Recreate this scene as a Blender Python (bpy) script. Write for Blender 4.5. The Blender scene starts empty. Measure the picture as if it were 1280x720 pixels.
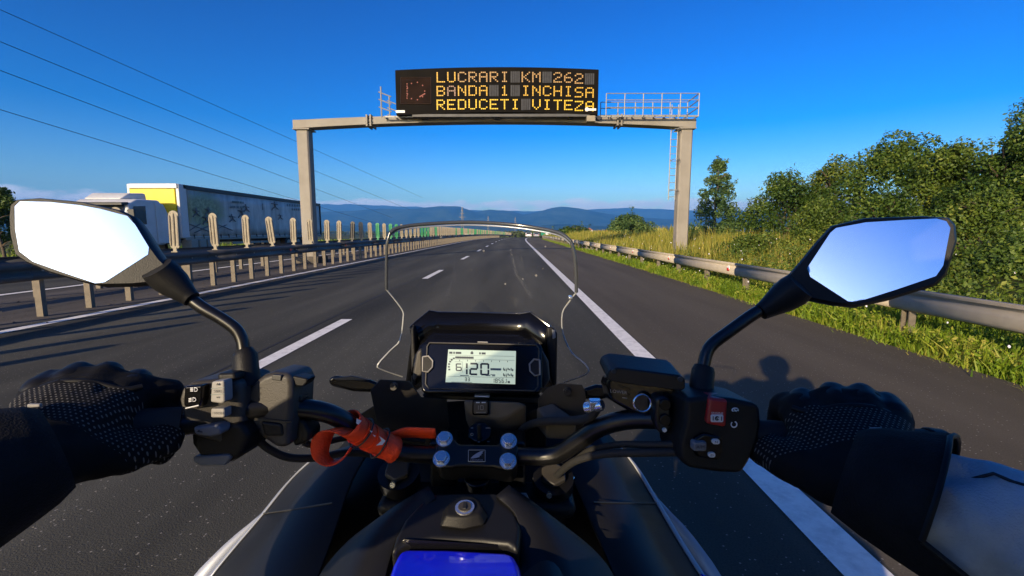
import bpy, bmesh, math, random
import numpy as np
from mathutils import Vector, Matrix, noise as mnoise

R = math.radians
random.seed(7)
RNG = np.random.default_rng(11)
scene = bpy.context.scene
COL = scene.collection

# ------------------------------------------------------------------ camera
FPX = 580.0                       # focal length in pixels of a 1280 wide frame
EYE = Vector((0.0, 0.0, 1.27))
PITCH = math.atan(71.0 / FPX)
YAW = math.atan(5.0 / FPX)
cam_data = bpy.data.cameras.new("camera")
cam = bpy.data.objects.new("camera", cam_data)
COL.objects.link(cam)
cam_data.sensor_width = 36.0
cam_data.lens = FPX / 1280.0 * 36.0
cam_data.clip_start = 0.02
cam_data.clip_end = 60000.0
cam.location = EYE
cam.rotation_euler = (math.pi / 2 - PITCH, 0.0, YAW)
scene.camera = cam
_rot = cam.rotation_euler.to_matrix()
CR, CU, CF = _rot @ Vector((1, 0, 0)), _rot @ Vector((0, 1, 0)), _rot @ Vector((0, 0, -1))

# ------------------------------------------------------------------ light, sky, exposure
SUN_AZ, SUN_EL = R(29.2), R(17.5)        # light travels towards +X +Y, sun stands behind left
sun_data = bpy.data.lights.new("sun", 'SUN')
sun_data.energy = 5.0
sun_data.angle = R(0.5)
sun_data.color = (1.0, 0.80, 0.53)
sun = bpy.data.objects.new("sun", sun_data)
COL.objects.link(sun)
_d = Vector((math.sin(SUN_AZ) * math.cos(SUN_EL), math.cos(SUN_AZ) * math.cos(SUN_EL), -math.sin(SUN_EL)))
sun.rotation_euler = _d.to_track_quat('-Z', 'Y').to_euler()

world = bpy.data.worlds.new("World")
scene.world = world
world.use_nodes = True
wn, wl = world.node_tree.nodes, world.node_tree.links
wn.clear()
w_out = wn.new('ShaderNodeOutputWorld')
w_bg = wn.new('ShaderNodeBackground')
w_sky = wn.new('ShaderNodeTexSky')
w_sky.sky_type = 'NISHITA'
w_sky.sun_disc = False
w_sky.sun_elevation = SUN_EL
w_sky.sun_rotation = math.pi + SUN_AZ
w_sky.altitude = 300.0
w_sky.air_density = 1.0
w_sky.dust_density = 0.8
w_sky.ozone_density = 2.6
w_hsv = wn.new('ShaderNodeHueSaturation')
w_hsv.inputs['Saturation'].default_value = 1.32
w_hsv.inputs['Value'].default_value = 1.0
w_hsv.inputs['Hue'].default_value = 0.516
w_bg.inputs['Strength'].default_value = 0.12
# low bank of cloud all round the horizon
w_tc = wn.new('ShaderNodeTexCoord')
w_sep = wn.new('ShaderNodeSeparateXYZ')
wl.new(w_tc.outputs['Generated'], w_sep.inputs[0])
w_map = wn.new('ShaderNodeMapping')
w_map.inputs['Scale'].default_value = (11.0, 11.0, 38.0)
w_map.inputs['Location'].default_value = (3.1, 0.4, 0.0)
wl.new(w_tc.outputs['Generated'], w_map.inputs[0])
w_noise = wn.new('ShaderNodeTexNoise')
w_noise.inputs['Scale'].default_value = 1.0
w_noise.inputs['Detail'].default_value = 7.0
w_noise.inputs['Roughness'].default_value = 0.62
wl.new(w_map.outputs[0], w_noise.inputs['Vector'])
w_band = wn.new('ShaderNodeValToRGB')       # elevation window of the cloud bank
_e = w_band.color_ramp.elements
_e[0].position, _e[0].color = 0.0, (0.55, 0.55, 0.55, 1)
_e[1].position, _e[1].color = 0.084, (0, 0, 0, 1)
_m = w_band.color_ramp.elements.new(0.056); _m.color = (0.74, 0.74, 0.74, 1)
_m = w_band.color_ramp.elements.new(0.069); _m.color = (0.40, 0.40, 0.40, 1)
wl.new(w_sep.outputs['Z'], w_band.inputs[0])
w_mul = wn.new('ShaderNodeMath'); w_mul.operation = 'MULTIPLY'
wl.new(w_noise.outputs['Fac'], w_mul.inputs[0]); wl.new(w_band.outputs[0], w_mul.inputs[1])
w_thr = wn.new('ShaderNodeValToRGB')
w_thr.color_ramp.elements[0].position = 0.245; w_thr.color_ramp.elements[0].color = (0, 0, 0, 1)
w_thr.color_ramp.elements[1].position = 0.335; w_thr.color_ramp.elements[1].color = (0.8, 0.8, 0.8, 1)
wl.new(w_mul.outputs[0], w_thr.inputs[0])
w_mix = wn.new('ShaderNodeMix'); w_mix.data_type = 'RGBA'
w_mix.inputs['B'].default_value = (7.6, 7.4, 7.7, 1)
w_sc = wn.new('ShaderNodeVectorMath'); w_sc.operation = 'SCALE'; w_sc.inputs['Scale'].default_value = 0.16
w_gm = wn.new('ShaderNodeGamma'); w_gm.inputs['Gamma'].default_value = 1.55
w_sc2 = wn.new('ShaderNodeVectorMath'); w_sc2.operation = 'SCALE'; w_sc2.inputs['Scale'].default_value = 0.84 / 0.12
wl.new(w_sky.outputs[0], w_sc.inputs[0]); wl.new(w_sc.outputs[0], w_gm.inputs['Color']); wl.new(w_gm.outputs[0], w_sc2.inputs[0])
wl.new(w_sc2.outputs[0], w_hsv.inputs['Color'])
wl.new(w_thr.outputs[0], w_mix.inputs['Factor'])
wl.new(w_hsv.outputs[0], w_mix.inputs['A'])
wl.new(w_mix.outputs['Result'], w_bg.inputs['Color'])
wl.new(w_bg.outputs[0], w_out.inputs['Surface'])

scene.view_settings.view_transform = 'Standard'
scene.view_settings.look = 'None'
scene.view_settings.gamma = 1.0
scene.view_settings.exposure = 0.70
scene.render.engine = 'CYCLES'
scene.cycles.max_bounces = 8
scene.cycles.transparent_max_bounces = 12
scene.cycles.use_denoising = True
try:
    scene.cycles.denoiser = 'OPENIMAGEDENOISE'
except Exception:
    pass

# ------------------------------------------------------------------ positions
def ray(px, py):
    return CF + CR * ((px - 640.0) / FPX) + CU * ((360.0 - py) / FPX)
def pt(px, py, d):                       # point seen at a pixel, d metres along the view axis
    return EYE + ray(px, py) * d
def on_y(px, py, y):
    r = ray(px, py); return EYE + r * ((y - EYE.y) / r.y)
def on_z(px, py, z):
    r = ray(px, py); return EYE + r * ((z - EYE.z) / r.z)
class Plane:
    """a flat face through a point; hit() gives the point of it seen at a pixel"""
    def __init__(self, o, n):
        self.o = Vector(o); self.n = Vector(n).normalized()
    def hit(self, px, py, off=0.0):
        r = ray(px, py); o = self.o + self.n * off
        return EYE + r * ((o - EYE).dot(self.n) / r.dot(self.n))

# ------------------------------------------------------------------ materials
def new_mat(name):
    m = bpy.data.materials.new(name); m.use_nodes = True
    nt = m.node_tree
    return m, nt, nt.nodes['Principled BSDF']
def mat(name, c, rough=0.5, metal=0.0, var=0.0, scale=20.0, bump=0.0, bscale=None, spec=0.5, coat=0.0, dirt=None, dirt_scale=3.0, dirt_amt=0.5):
    m, nt, b = new_mat(name)
    b.inputs['Base Color'].default_value = (*c, 1)
    b.inputs['Roughness'].default_value = rough
    b.inputs['Metallic'].default_value = metal
    b.inputs['Specular IOR Level'].default_value = spec
    b.inputs['Coat Weight'].default_value = coat
    tc = nt.nodes.new('ShaderNodeTexCoord')
    src = None
    if var > 0:
        n = nt.nodes.new('ShaderNodeTexNoise'); n.inputs['Scale'].default_value = scale; n.inputs['Detail'].default_value = 6
        nt.links.new(tc.outputs['Object'], n.inputs['Vector'])
        r = nt.nodes.new('ShaderNodeValToRGB')
        r.color_ramp.elements[0].position = 0.3; r.color_ramp.elements[1].position = 0.7
        r.color_ramp.elements[0].color = (*[x * (1 - var) for x in c], 1)
        r.color_ramp.elements[1].color = (*[min(1, x * (1 + var)) for x in c], 1)
        nt.links.new(n.outputs['Fac'], r.inputs[0]); src = r.outputs[0]
    if dirt is not None:
        n = nt.nodes.new('ShaderNodeTexNoise'); n.inputs['Scale'].default_value = dirt_scale; n.inputs['Detail'].default_value = 8; n.inputs['Roughness'].default_value = 0.7
        nt.links.new(tc.outputs['Object'], n.inputs['Vector'])
        r = nt.nodes.new('ShaderNodeValToRGB')
        r.color_ramp.elements[0].position = 0.45; r.color_ramp.elements[1].position = 0.72
        r.color_ramp.elements[0].color = (0, 0, 0, 1); r.color_ramp.elements[1].color = (dirt_amt,) * 3 + (1,)
        nt.links.new(n.outputs['Fac'], r.inputs[0])
        mx = nt.nodes.new('ShaderNodeMix'); mx.data_type = 'RGBA'
        mx.inputs['A'].default_value = (*c, 1); mx.inputs['B'].default_value = (*dirt, 1)
        if src: nt.links.new(src, mx.inputs['A'])
        nt.links.new(r.outputs[0], mx.inputs['Factor']); src = mx.outputs['Result']
    if src: nt.links.new(src, b.inputs['Base Color'])
    if bump > 0:
        n = nt.nodes.new('ShaderNodeTexNoise'); n.inputs['Scale'].default_value = bscale or scale * 5; n.inputs['Detail'].default_value = 3
        nt.links.new(tc.outputs['Object'], n.inputs['Vector'])
        bp = nt.nodes.new('ShaderNodeBump'); bp.inputs['Strength'].default_value = bump; bp.inputs['Distance'].default_value = 0.002
        nt.links.new(n.outputs['Fac'], bp.inputs['Height']); nt.links.new(bp.outputs[0], b.inputs['Normal'])
    return m
def emit(name, c, strength):
    m, nt, b = new_mat(name)
    b.inputs['Base Color'].default_value = (*[x * 0.3 for x in c], 1)
    b.inputs['Emission Color'].default_value = (*c, 1)
    b.inputs['Emission Strength'].default_value = strength
    return m
def leaf_mat(name, ramp, trans=0.35, rough=0.55, patch=0.6):
    """leaves or blades: every island takes its own tone from the ramp, in drifts"""
    m, nt, b = new_mat(name)
    g = nt.nodes.new('ShaderNodeNewGeometry')
    tc = nt.nodes.new('ShaderNodeTexCoord')
    n = nt.nodes.new('ShaderNodeTexNoise'); n.inputs['Scale'].default_value = patch; n.inputs['Detail'].default_value = 3
    nt.links.new(tc.outputs['Object'], n.inputs['Vector'])
    a = nt.nodes.new('ShaderNodeMath'); a.operation = 'MULTIPLY_ADD'; a.inputs[1].default_value = 0.55
    nt.links.new(g.outputs['Random Per Island'], a.inputs[0])
    s = nt.nodes.new('ShaderNodeMath'); s.operation = 'MULTIPLY_ADD'; s.inputs[1].default_value = 1.5; s.inputs[2].default_value = -0.5
    nt.links.new(n.outputs['Fac'], s.inputs[0]); nt.links.new(s.outputs[0], a.inputs[2])
    r = nt.nodes.new('ShaderNodeValToRGB')
    els = r.color_ramp.elements
    els[0].position = 0.0; els[0].color = (*ramp[0], 1)
    els[1].position = 1.0; els[1].color = (*ramp[-1], 1)
    for i, c in enumerate(ramp[1:-1]):
        e = els.new((i + 1) / (len(ramp) - 1)); e.color = (*c, 1)
    nt.links.new(a.outputs[0], r.inputs[0]); nt.links.new(r.outputs[0], b.inputs['Base Color'])
    b.inputs['Roughness'].default_value = rough
    b.inputs['Specular IOR Level'].default_value = 0.35
    t = nt.nodes.new('ShaderNodeBsdfTranslucent'); nt.links.new(r.outputs[0], t.inputs['Color'])
    mx = nt.nodes.new('ShaderNodeMixShader'); mx.inputs[0].default_value = trans
    out = nt.nodes['Material Output']
    nt.links.new(b.outputs[0], mx.inputs[1]); nt.links.new(t.outputs[0], mx.inputs[2]); nt.links.new(mx.outputs[0], out.inputs['Surface'])
    return m

def asphalt(name, lo, hi, seam=True):
    m, nt, b = new_mat(name)
    L = nt.links
    tc = nt.nodes.new('ShaderNodeTexCoord')
    fine = nt.nodes.new('ShaderNodeTexNoise'); fine.inputs['Scale'].default_value = 130; fine.inputs['Detail'].default_value = 2
    L.new(tc.outputs['Object'], fine.inputs['Vector'])
    big = nt.nodes.new('ShaderNodeTexNoise'); big.inputs['Scale'].default_value = 0.7; big.inputs['Detail'].default_value = 6
    mp = nt.nodes.new('ShaderNodeMapping'); mp.inputs['Scale'].default_value = (1.6, 0.12, 1)
    L.new(tc.outputs['Object'], mp.inputs[0]); L.new(mp.outputs[0], big.inputs['Vector'])
    add = nt.nodes.new('ShaderNodeMath'); add.operation = 'MULTIPLY_ADD'; add.inputs[1].default_value = 0.42
    L.new(fine.outputs['Fac'], add.inputs[0])
    half = nt.nodes.new('ShaderNodeMath'); half.operation = 'MULTIPLY'; half.inputs[1].default_value = 0.62
    L.new(big.outputs['Fac'], half.inputs[0]); L.new(half.outputs[0], add.inputs[2])
    r = nt.nodes.new('ShaderNodeValToRGB')
    r.color_ramp.elements[0].position = 0.34; r.color_ramp.elements[0].color = (*lo, 1)
    r.color_ramp.elements[1].position = 0.66; r.color_ramp.elements[1].color = (*hi, 1)
    L.new(add.outputs[0], r.inputs[0])
    # pale stones in the aggregate
    vo = nt.nodes.new('ShaderNodeTexVoronoi'); vo.inputs['Scale'].default_value = 46
    L.new(tc.outputs['Object'], vo.inputs['Vector'])
    lt = nt.nodes.new('ShaderNodeMath'); lt.operation = 'LESS_THAN'; lt.inputs[1].default_value = 0.20
    L.new(vo.outputs['Distance'], lt.inputs[0])
    sx = nt.nodes.new('ShaderNodeSeparateColor'); L.new(vo.outputs['Color'], sx.inputs[0])
    gt = nt.nodes.new('ShaderNodeMath'); gt.operation = 'GREATER_THAN'; gt.inputs[1].default_value = 0.80
    L.new(sx.outputs[0], gt.inputs[0])
    an = nt.nodes.new('ShaderNodeMath'); an.operation = 'MULTIPLY'; L.new(lt.outputs[0], an.inputs[0]); L.new(gt.outputs[0], an.inputs[1])
    a2 = nt.nodes.new('ShaderNodeMath'); a2.operation = 'MULTIPLY'; a2.inputs[1].default_value = 0.8; L.new(an.outputs[0], a2.inputs[0])
    mx = nt.nodes.new('ShaderNodeMix'); mx.data_type = 'RGBA'; mx.inputs['B'].default_value = (0.30, 0.27, 0.22, 1)
    L.new(a2.outputs[0], mx.inputs['Factor']); L.new(r.outputs[0], mx.inputs['A'])
    L.new(mx.outputs['Result'], b.inputs['Base Color'])
    if seam:
        sp_ = nt.nodes.new('ShaderNodeSeparateXYZ'); L.new(tc.outputs['Object'], sp_.inputs[0])
        def mm(op, a, c):
            n = nt.nodes.new('ShaderNodeMath'); n.operation = op
            for i, q in enumerate((a, c)):
                if isinstance(q, (int, float)): n.inputs[i].default_value = q
                else: L.new(q, n.inputs[i])
            return n.outputs[0]
        cs = mm('COSINE', mm('MULTIPLY', mm('ADD', sp_.outputs['X'], 1.5), 2 * math.pi / 1.85), 0)
        wob = mm('MULTIPLY', mm('ADD', cs, 0.0), 0.13)
        wob = mm('ADD', wob, mm('MULTIPLY', mm('SUBTRACT', big.outputs['Fac'], 0.5), 0.9))
        br = nt.nodes.new('ShaderNodeVectorMath'); br.operation = 'SCALE'
        L.new(mx.outputs['Result'], br.inputs[0]); L.new(mm('ADD', wob, 1.0), br.inputs['Scale']); L.new(br.outputs[0], b.inputs['Base Color'])
    b.inputs['Roughness'].default_value = 0.85
    b.inputs['Specular IOR Level'].default_value = 0.16
    bp = nt.nodes.new('ShaderNodeBump'); bp.inputs['Strength'].default_value = 0.6; bp.inputs['Distance'].default_value = 0.004
    L.new(fine.outputs['Fac'], bp.inputs['Height']); L.new(bp.outputs[0], b.inputs['Normal'])
    return m

def paint_line(name):
    m = mat(name, (0.86, 0.82, 0.75), 0.6, var=0.05, scale=30, dirt=(0.36, 0.33, 0.29), dirt_scale=9, dirt_amt=0.55, bump=0.4, bscale=150)
    return m

def clear_sheet(name, tint):
    """thin clear acrylic: straight through, with a Fresnel reflection"""
    m, nt, b = new_mat(name)
    nt.nodes.remove(b)
    tr = nt.nodes.new('ShaderNodeBsdfTransparent'); tr.inputs['Color'].default_value = (*tint, 1)
    gl = nt.nodes.new('ShaderNodeBsdfGlossy'); gl.inputs['Roughness'].default_value = 0.03
    fr = nt.nodes.new('ShaderNodeFresnel'); fr.inputs['IOR'].default_value = 1.3
    df = nt.nodes.new('ShaderNodeBsdfDiffuse'); df.inputs['Color'].default_value = (0.6, 0.58, 0.52, 1)
    tc = nt.nodes.new('ShaderNodeTexCoord')
    vo = nt.nodes.new('ShaderNodeTexVoronoi'); vo.inputs['Scale'].default_value = 60; nt.links.new(tc.outputs['Object'], vo.inputs['Vector'])
    sc = nt.nodes.new('ShaderNodeSeparateColor'); nt.links.new(vo.outputs['Color'], sc.inputs[0])
    r = nt.nodes.new('ShaderNodeMath'); r.operation = 'MULTIPLY'; r.inputs[1].default_value = 0.09; nt.links.new(sc.outputs[0], r.inputs[0])
    p = nt.nodes.new('ShaderNodeMath'); p.operation = 'SUBTRACT'; p.inputs[1].default_value = 0.030; nt.links.new(r.outputs[0], p.inputs[0])
    l = nt.nodes.new('ShaderNodeMath'); l.operation = 'LESS_THAN'; nt.links.new(vo.outputs['Distance'], l.inputs[0]); 
    p2 = nt.nodes.new('ShaderNodeMath'); p2.operation = 'MULTIPLY'; p2.inputs[1].default_value = 2.2; nt.links.new(p.outputs[0], p2.inputs[0]); nt.links.new(p2.outputs[0], l.inputs[1])
    k = nt.nodes.new('ShaderNodeMath'); k.operation = 'MULTIPLY'; k.inputs[1].default_value = 0.22; nt.links.new(l.outputs[0], k.inputs[0])
    ad = nt.nodes.new('ShaderNodeMath'); ad.operation = 'ADD'; ad.inputs[1].default_value = 0.012; nt.links.new(k.outputs[0], ad.inputs[0])
    m1 = nt.nodes.new('ShaderNodeMixShader'); nt.links.new(fr.outputs[0], m1.inputs[0]); nt.links.new(tr.outputs[0], m1.inputs[1]); nt.links.new(gl.outputs[0], m1.inputs[2])
    m2 = nt.nodes.new('ShaderNodeMixShader'); nt.links.new(ad.outputs[0], m2.inputs[0]); nt.links.new(m1.outputs[0], m2.inputs[1]); nt.links.new(df.outputs[0], m2.inputs[2])
    nt.links.new(m2.outputs[0], nt.nodes['Material Output'].inputs['Surface'])
    return m

M = {}
M['asphalt'] = asphalt('asphalt', (0.031, 0.0298, 0.024), (0.079, 0.0752, 0.058))
M['asphalt_old'] = asphalt('asphalt_shoulder', (0.060, 0.050, 0.036), (0.118, 0.099, 0.070), False)
M['median'] = asphalt('median_paving', (0.045, 0.040, 0.034), (0.11, 0.097, 0.082))
M['line'] = paint_line('road_paint')
M['galv'] = mat('galvanised_steel', (0.36, 0.315, 0.25), 0.62, 0.0, var=0.10, scale=14, dirt=(0.24, 0.19, 0.13), dirt_scale=7, dirt_amt=0.45, bump=0.1)
M['galv_dark'] = mat('shaded_steel', (0.07, 0.07, 0.072), 0.6, 0.1, var=0.25, scale=3, dirt=(0.07, 0.06, 0.05), dirt_scale=2, dirt_amt=0.6)  # dark tone carries the median rails' shade; also on the sign's lower bar
M['post'] = mat('galvanised_post', (0.155, 0.13, 0.098), 0.75, 0.0, var=0.2, scale=6, dirt=(0.07, 0.055, 0.04), dirt_scale=5, dirt_amt=0.6)
M['paddle'] = mat('cream_plastic', (0.26, 0.225, 0.165), 0.6, 0, var=0.15, scale=5, dirt=(0.12, 0.09, 0.06), dirt_scale=6, dirt_amt=0.5)
M['paddle_green'] = mat('green_plastic', (0.006, 0.20, 0.075), 0.5, 0, var=0.15, scale=5)
M['paddle_black'] = mat('black_plastic_panel', (0.02, 0.02, 0.022), 0.5, 0)
M['concrete'] = mat('gantry_grey_paint', (0.245, 0.222, 0.19), 0.7, 0, var=0.08, scale=1.2, dirt=(0.16, 0.135, 0.105), dirt_scale=1.1, dirt_amt=0.5, bump=0.15, bscale=40)
M['rail_steel'] = mat('walkway_steel', (0.27, 0.27, 0.26), 0.55, 0.3)
M['sign_case'] = mat('sign_cabinet', (0.006, 0.005, 0.004), 0.75, 0, var=0.2, scale=2, spec=0.08)
M['sign_cell'] = mat('sign_matrix_cell', (0.030, 0.031, 0.038), 0.7, 0, var=0.25, scale=9)
M['sign_picto'] = mat('sign_picture_matrix', (0.012, 0.005, 0.003), 0.7, 0, var=0.4, scale=2.0, spec=0.08)
M['sign_picto_rim'] = mat('sign_picture_rim', (0.028, 0.016, 0.010), 0.5)
M['amber'] = emit('amber_lamp', (1.0, 0.60, 0.035), 0.62)
M['amber_mid'] = emit('amber_lamp_mid', (1.0, 0.55, 0.05), 0.43)
M['amber_dim'] = emit('amber_lamp_dim', (0.85, 0.48, 0.17), 0.29)
M['amber_faint'] = emit('amber_lamp_faint', (0.62, 0.36, 0.24), 0.25)
M['red_lamp'] = emit('red_lamp_faint', (0.6, 0.05, 0.02), 0.012)
M['wire'] = mat('cable_black', (0.02, 0.02, 0.025), 0.6)
M['white_paint'] = mat('white_paint', (0.60, 0.60, 0.60), 0.35, 0, var=0.04, scale=2, dirt=(0.4, 0.38, 0.34), dirt_scale=1.5, dirt_amt=0.4)
M['yellow_paint'] = mat('yellow_paint', (0.75, 0.58, 0.0), 0.45, 0, var=0.05, scale=1, dirt=(0.45, 0.36, 0.05), dirt_scale=1.3, dirt_amt=0.35)
M['dark_metal'] = mat('dark_metal', (0.03, 0.03, 0.032), 0.5, 0.3)
M['rubber'] = mat('rubber', (0.016, 0.016, 0.017), 0.75, 0, bump=0.3, bscale=120)
M['auto_glass'] = mat('vehicle_glass', (0.012, 0.015, 0.018), 0.08, 0, spec=0.8)
M['terrain'] = None
M['plastic'] = mat('black_grained_plastic', (0.0105, 0.0105, 0.011), 0.46, 0, var=0.25, scale=30, bump=0.2, bscale=900, spec=0.22, dirt=(0.02, 0.018, 0.015), dirt_scale=12, dirt_amt=0.4)
M['plastic_grey'] = mat('grey_and_sunlit_plastic', (0.040, 0.036, 0.031), 0.52, 0, var=0.15, scale=25, bump=0.18, bscale=900)  # grey parts; on dash wings and cheeks the lighter tone stands in for sun
M['tank_plastic'] = mat('satin_black_plastic', (0.009, 0.009, 0.010), 0.44, 0, var=0.3, scale=9, spec=0.36, bump=0.08, bscale=900)
M['plastic_tan'] = mat('sunlit_tan_plastic', (0.085, 0.075, 0.062), 0.6, 0, var=0.15, scale=40, bump=0.2, bscale=900)  # sun on the switch plate and dash facet, put into the colour
M['plastic_gloss'] = mat('gloss_black_plastic', (0.004, 0.004, 0.0045), 0.16, 0, spec=0.35)
M['bar'] = mat('black_bar_paint', (0.006, 0.006, 0.0065), 0.30, 0.0, var=0.2, scale=30)
M['silver'] = mat('silver_paint', (0.34, 0.36, 0.40), 0.36, 0.45, var=0.05, scale=20)
M['chrome'] = mat('polished_steel', (0.80, 0.82, 0.84), 0.24, 0.9)
M['blue'] = mat('deep_blue_paint', (0.003, 0.012, 0.85), 0.3, 0.0, coat=0.6, var=0.06, scale=80)
def mirror_mat():
    m, nt, b = new_mat('mirror_glass')          # silvered glass, a pale diffuse veil mixed in to whiten its reflection
    b.inputs['Base Color'].default_value = (0.82, 0.95, 0.99, 1); b.inputs['Metallic'].default_value = 1.0; b.inputs['Roughness'].default_value = 0.02
    tc = nt.nodes.new('ShaderNodeTexCoord'); n = nt.nodes.new('ShaderNodeTexNoise'); n.inputs['Scale'].default_value = 22; n.inputs['Detail'].default_value = 6
    nt.links.new(tc.outputs['Object'], n.inputs['Vector'])
    r = nt.nodes.new('ShaderNodeMapRange'); r.inputs['From Min'].default_value = 0.3; r.inputs['From Max'].default_value = 0.7; r.inputs['To Min'].default_value = 0.015; r.inputs['To Max'].default_value = 0.045
    nt.links.new(n.outputs['Fac'], r.inputs['Value'])
    d = nt.nodes.new('ShaderNodeBsdfDiffuse'); d.inputs['Color'].default_value = (0.74, 0.76, 0.80, 1)
    mx = nt.nodes.new('ShaderNodeMixShader'); nt.links.new(r.outputs[0], mx.inputs[0]); nt.links.new(b.outputs[0], mx.inputs[1]); nt.links.new(d.outputs[0], mx.inputs[2])
    nt.links.new(mx.outputs[0], nt.nodes['Material Output'].inputs['Surface']); return m
M['mirror'] = mirror_mat()
M['screen_edge'] = mat('acrylic_edge', (0.055, 0.06, 0.065), 0.15, 0.0, spec=0.7)
M['screen_trim'] = mat('acrylic_cut_edge', (0.34, 0.35, 0.35), 0.2, 0.0, spec=0.8)
M['acrylic'] = clear_sheet('clear_acrylic', (0.955, 0.96, 0.96))
M['lcd'] = emit('lcd_panel', (0.58, 0.70, 0.58), 0.46)
M['lcd_ink'] = mat('lcd_ink', (0.03, 0.04, 0.055), 0.5)
M['lcd_grey'] = mat('lcd_grey_ink', (0.16, 0.20, 0.20), 0.5)
M['button_grey'] = mat('grey_button', (0.25, 0.24, 0.225), 0.5, var=0.08, scale=60)
M['button_dim'] = mat('blue_grey_button', (0.15, 0.16, 0.18), 0.5)
M['print_white'] = mat('white_print', (0.72, 0.72, 0.72), 0.5)
M['print_dark'] = mat('dark_print', (0.02, 0.02, 0.02), 0.5)
M['print_faded'] = mat('faded_print', (0.14, 0.15, 0.15), 0.6)
M['red_switch'] = mat('red_switch_plastic', (0.36, 0.016, 0.014), 0.4)
M['red_strap'] = mat('red_webbing', (0.90, 0.065, 0.010), 0.55, 0, var=0.15, scale=60, bump=0.5, bscale=500)
M['seat'] = mat('seat_vinyl', (0.02, 0.02, 0.02), 0.6, bump=0.4, bscale=300)
M['suit'] = mat('black_textile', (0.012, 0.012, 0.0135), 0.85, 0, var=0.3, scale=40, bump=0.7, bscale=700, spec=0.2)
M['helmet'] = mat('helmet_shell', (0.03, 0.03, 0.035), 0.2, 0, coat=0.5)
M['visor'] = mat('dark_visor', (0.01, 0.012, 0.015), 0.05, 0, spec=0.9)
M['sleeve'] = mat('pale_grey_textile', (0.44, 0.48, 0.51), 0.85, 0, var=0.2, scale=18, bump=0.5, bscale=700, dirt=(0.16, 0.17, 0.18), dirt_scale=14, dirt_amt=0.5)
M['guard'] = mat('moulded_knuckle_shell', (0.007, 0.007, 0.008), 0.5, 0, spec=0.25)
M['seam'] = mat('seam_thread', (0.03, 0.03, 0.035), 0.8)
M['plaster'] = mat('house_plaster', (0.62, 0.58, 0.50), 0.8, var=0.1, scale=0.5)
M['rooftile'] = mat('roof_tile', (0.30, 0.12, 0.07), 0.8, var=0.2, scale=1)
M['pane'] = mat('window_pane', (0.03, 0.035, 0.04), 0.1)
M['bark'] = mat('bark', (0.09, 0.066, 0.045), 0.9, var=0.3, scale=8, bump=0.8, bscale=30)
M['sign_green'] = mat('sign_green_sheet', (0.0, 0.20, 0.11), 0.4)
M['reflect_red'] = mat('reflector_red', (0.62, 0.03, 0.02), 0.35)
M['reflect_white'] = mat('reflector_white', (0.82, 0.82, 0.80), 0.35)
M['car_white'] = mat('white_car_paint', (0.75, 0.75, 0.76), 0.25, coat=0.5)
M['car_dark'] = mat('dark_car_paint', (0.55, 0.56, 0.58), 0.25, 0.4, coat=0.5)
M['lamp_red'] = mat('tail_lamp_red', (0.45, 0.01, 0.01), 0.2)
M['bush_dark'] = leaf_mat('bush_leaves_dark', [(0.014, 0.034, 0.006), (0.036, 0.078, 0.010), (0.078, 0.130, 0.016), (0.18, 0.22, 0.03)], 0.28)
M['bush_olive'] = leaf_mat('bush_leaves_olive', [(0.022, 0.046, 0.008), (0.062, 0.108, 0.013), (0.125, 0.175, 0.022), (0.28, 0.28, 0.045)], 0.32)
M['bush_cool'] = leaf_mat('tree_leaves_cool', [(0.03, 0.07, 0.022), (0.06, 0.12, 0.035), (0.11, 0.17, 0.045), (0.16, 0.21, 0.06)], 0.28)
M['verge'] = leaf_mat('verge_grass_blades', [(0.055, 0.12, 0.008), (0.13, 0.215, 0.012), (0.22, 0.30, 0.018), (0.42, 0.38, 0.07)], 0.40, patch=1.2)
M['straw'] = leaf_mat('tall_dry_grass_blades', [(0.08, 0.12, 0.015), (0.20, 0.22, 0.025), (0.40, 0.32, 0.05), (0.13, 0.17, 0.02), (0.30, 0.28, 0.04), (0.48, 0.36, 0.11)], 0.3, patch=0.9)
M['far_leaf'] = leaf_mat('far_tree_leaves', [(0.025, 0.045, 0.012), (0.05, 0.075, 0.018), (0.08, 0.10, 0.03)], 0.1, patch=0.02)
M['flower'] = mat('pale_petals', (0.62, 0.60, 0.72), 0.7)

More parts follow.
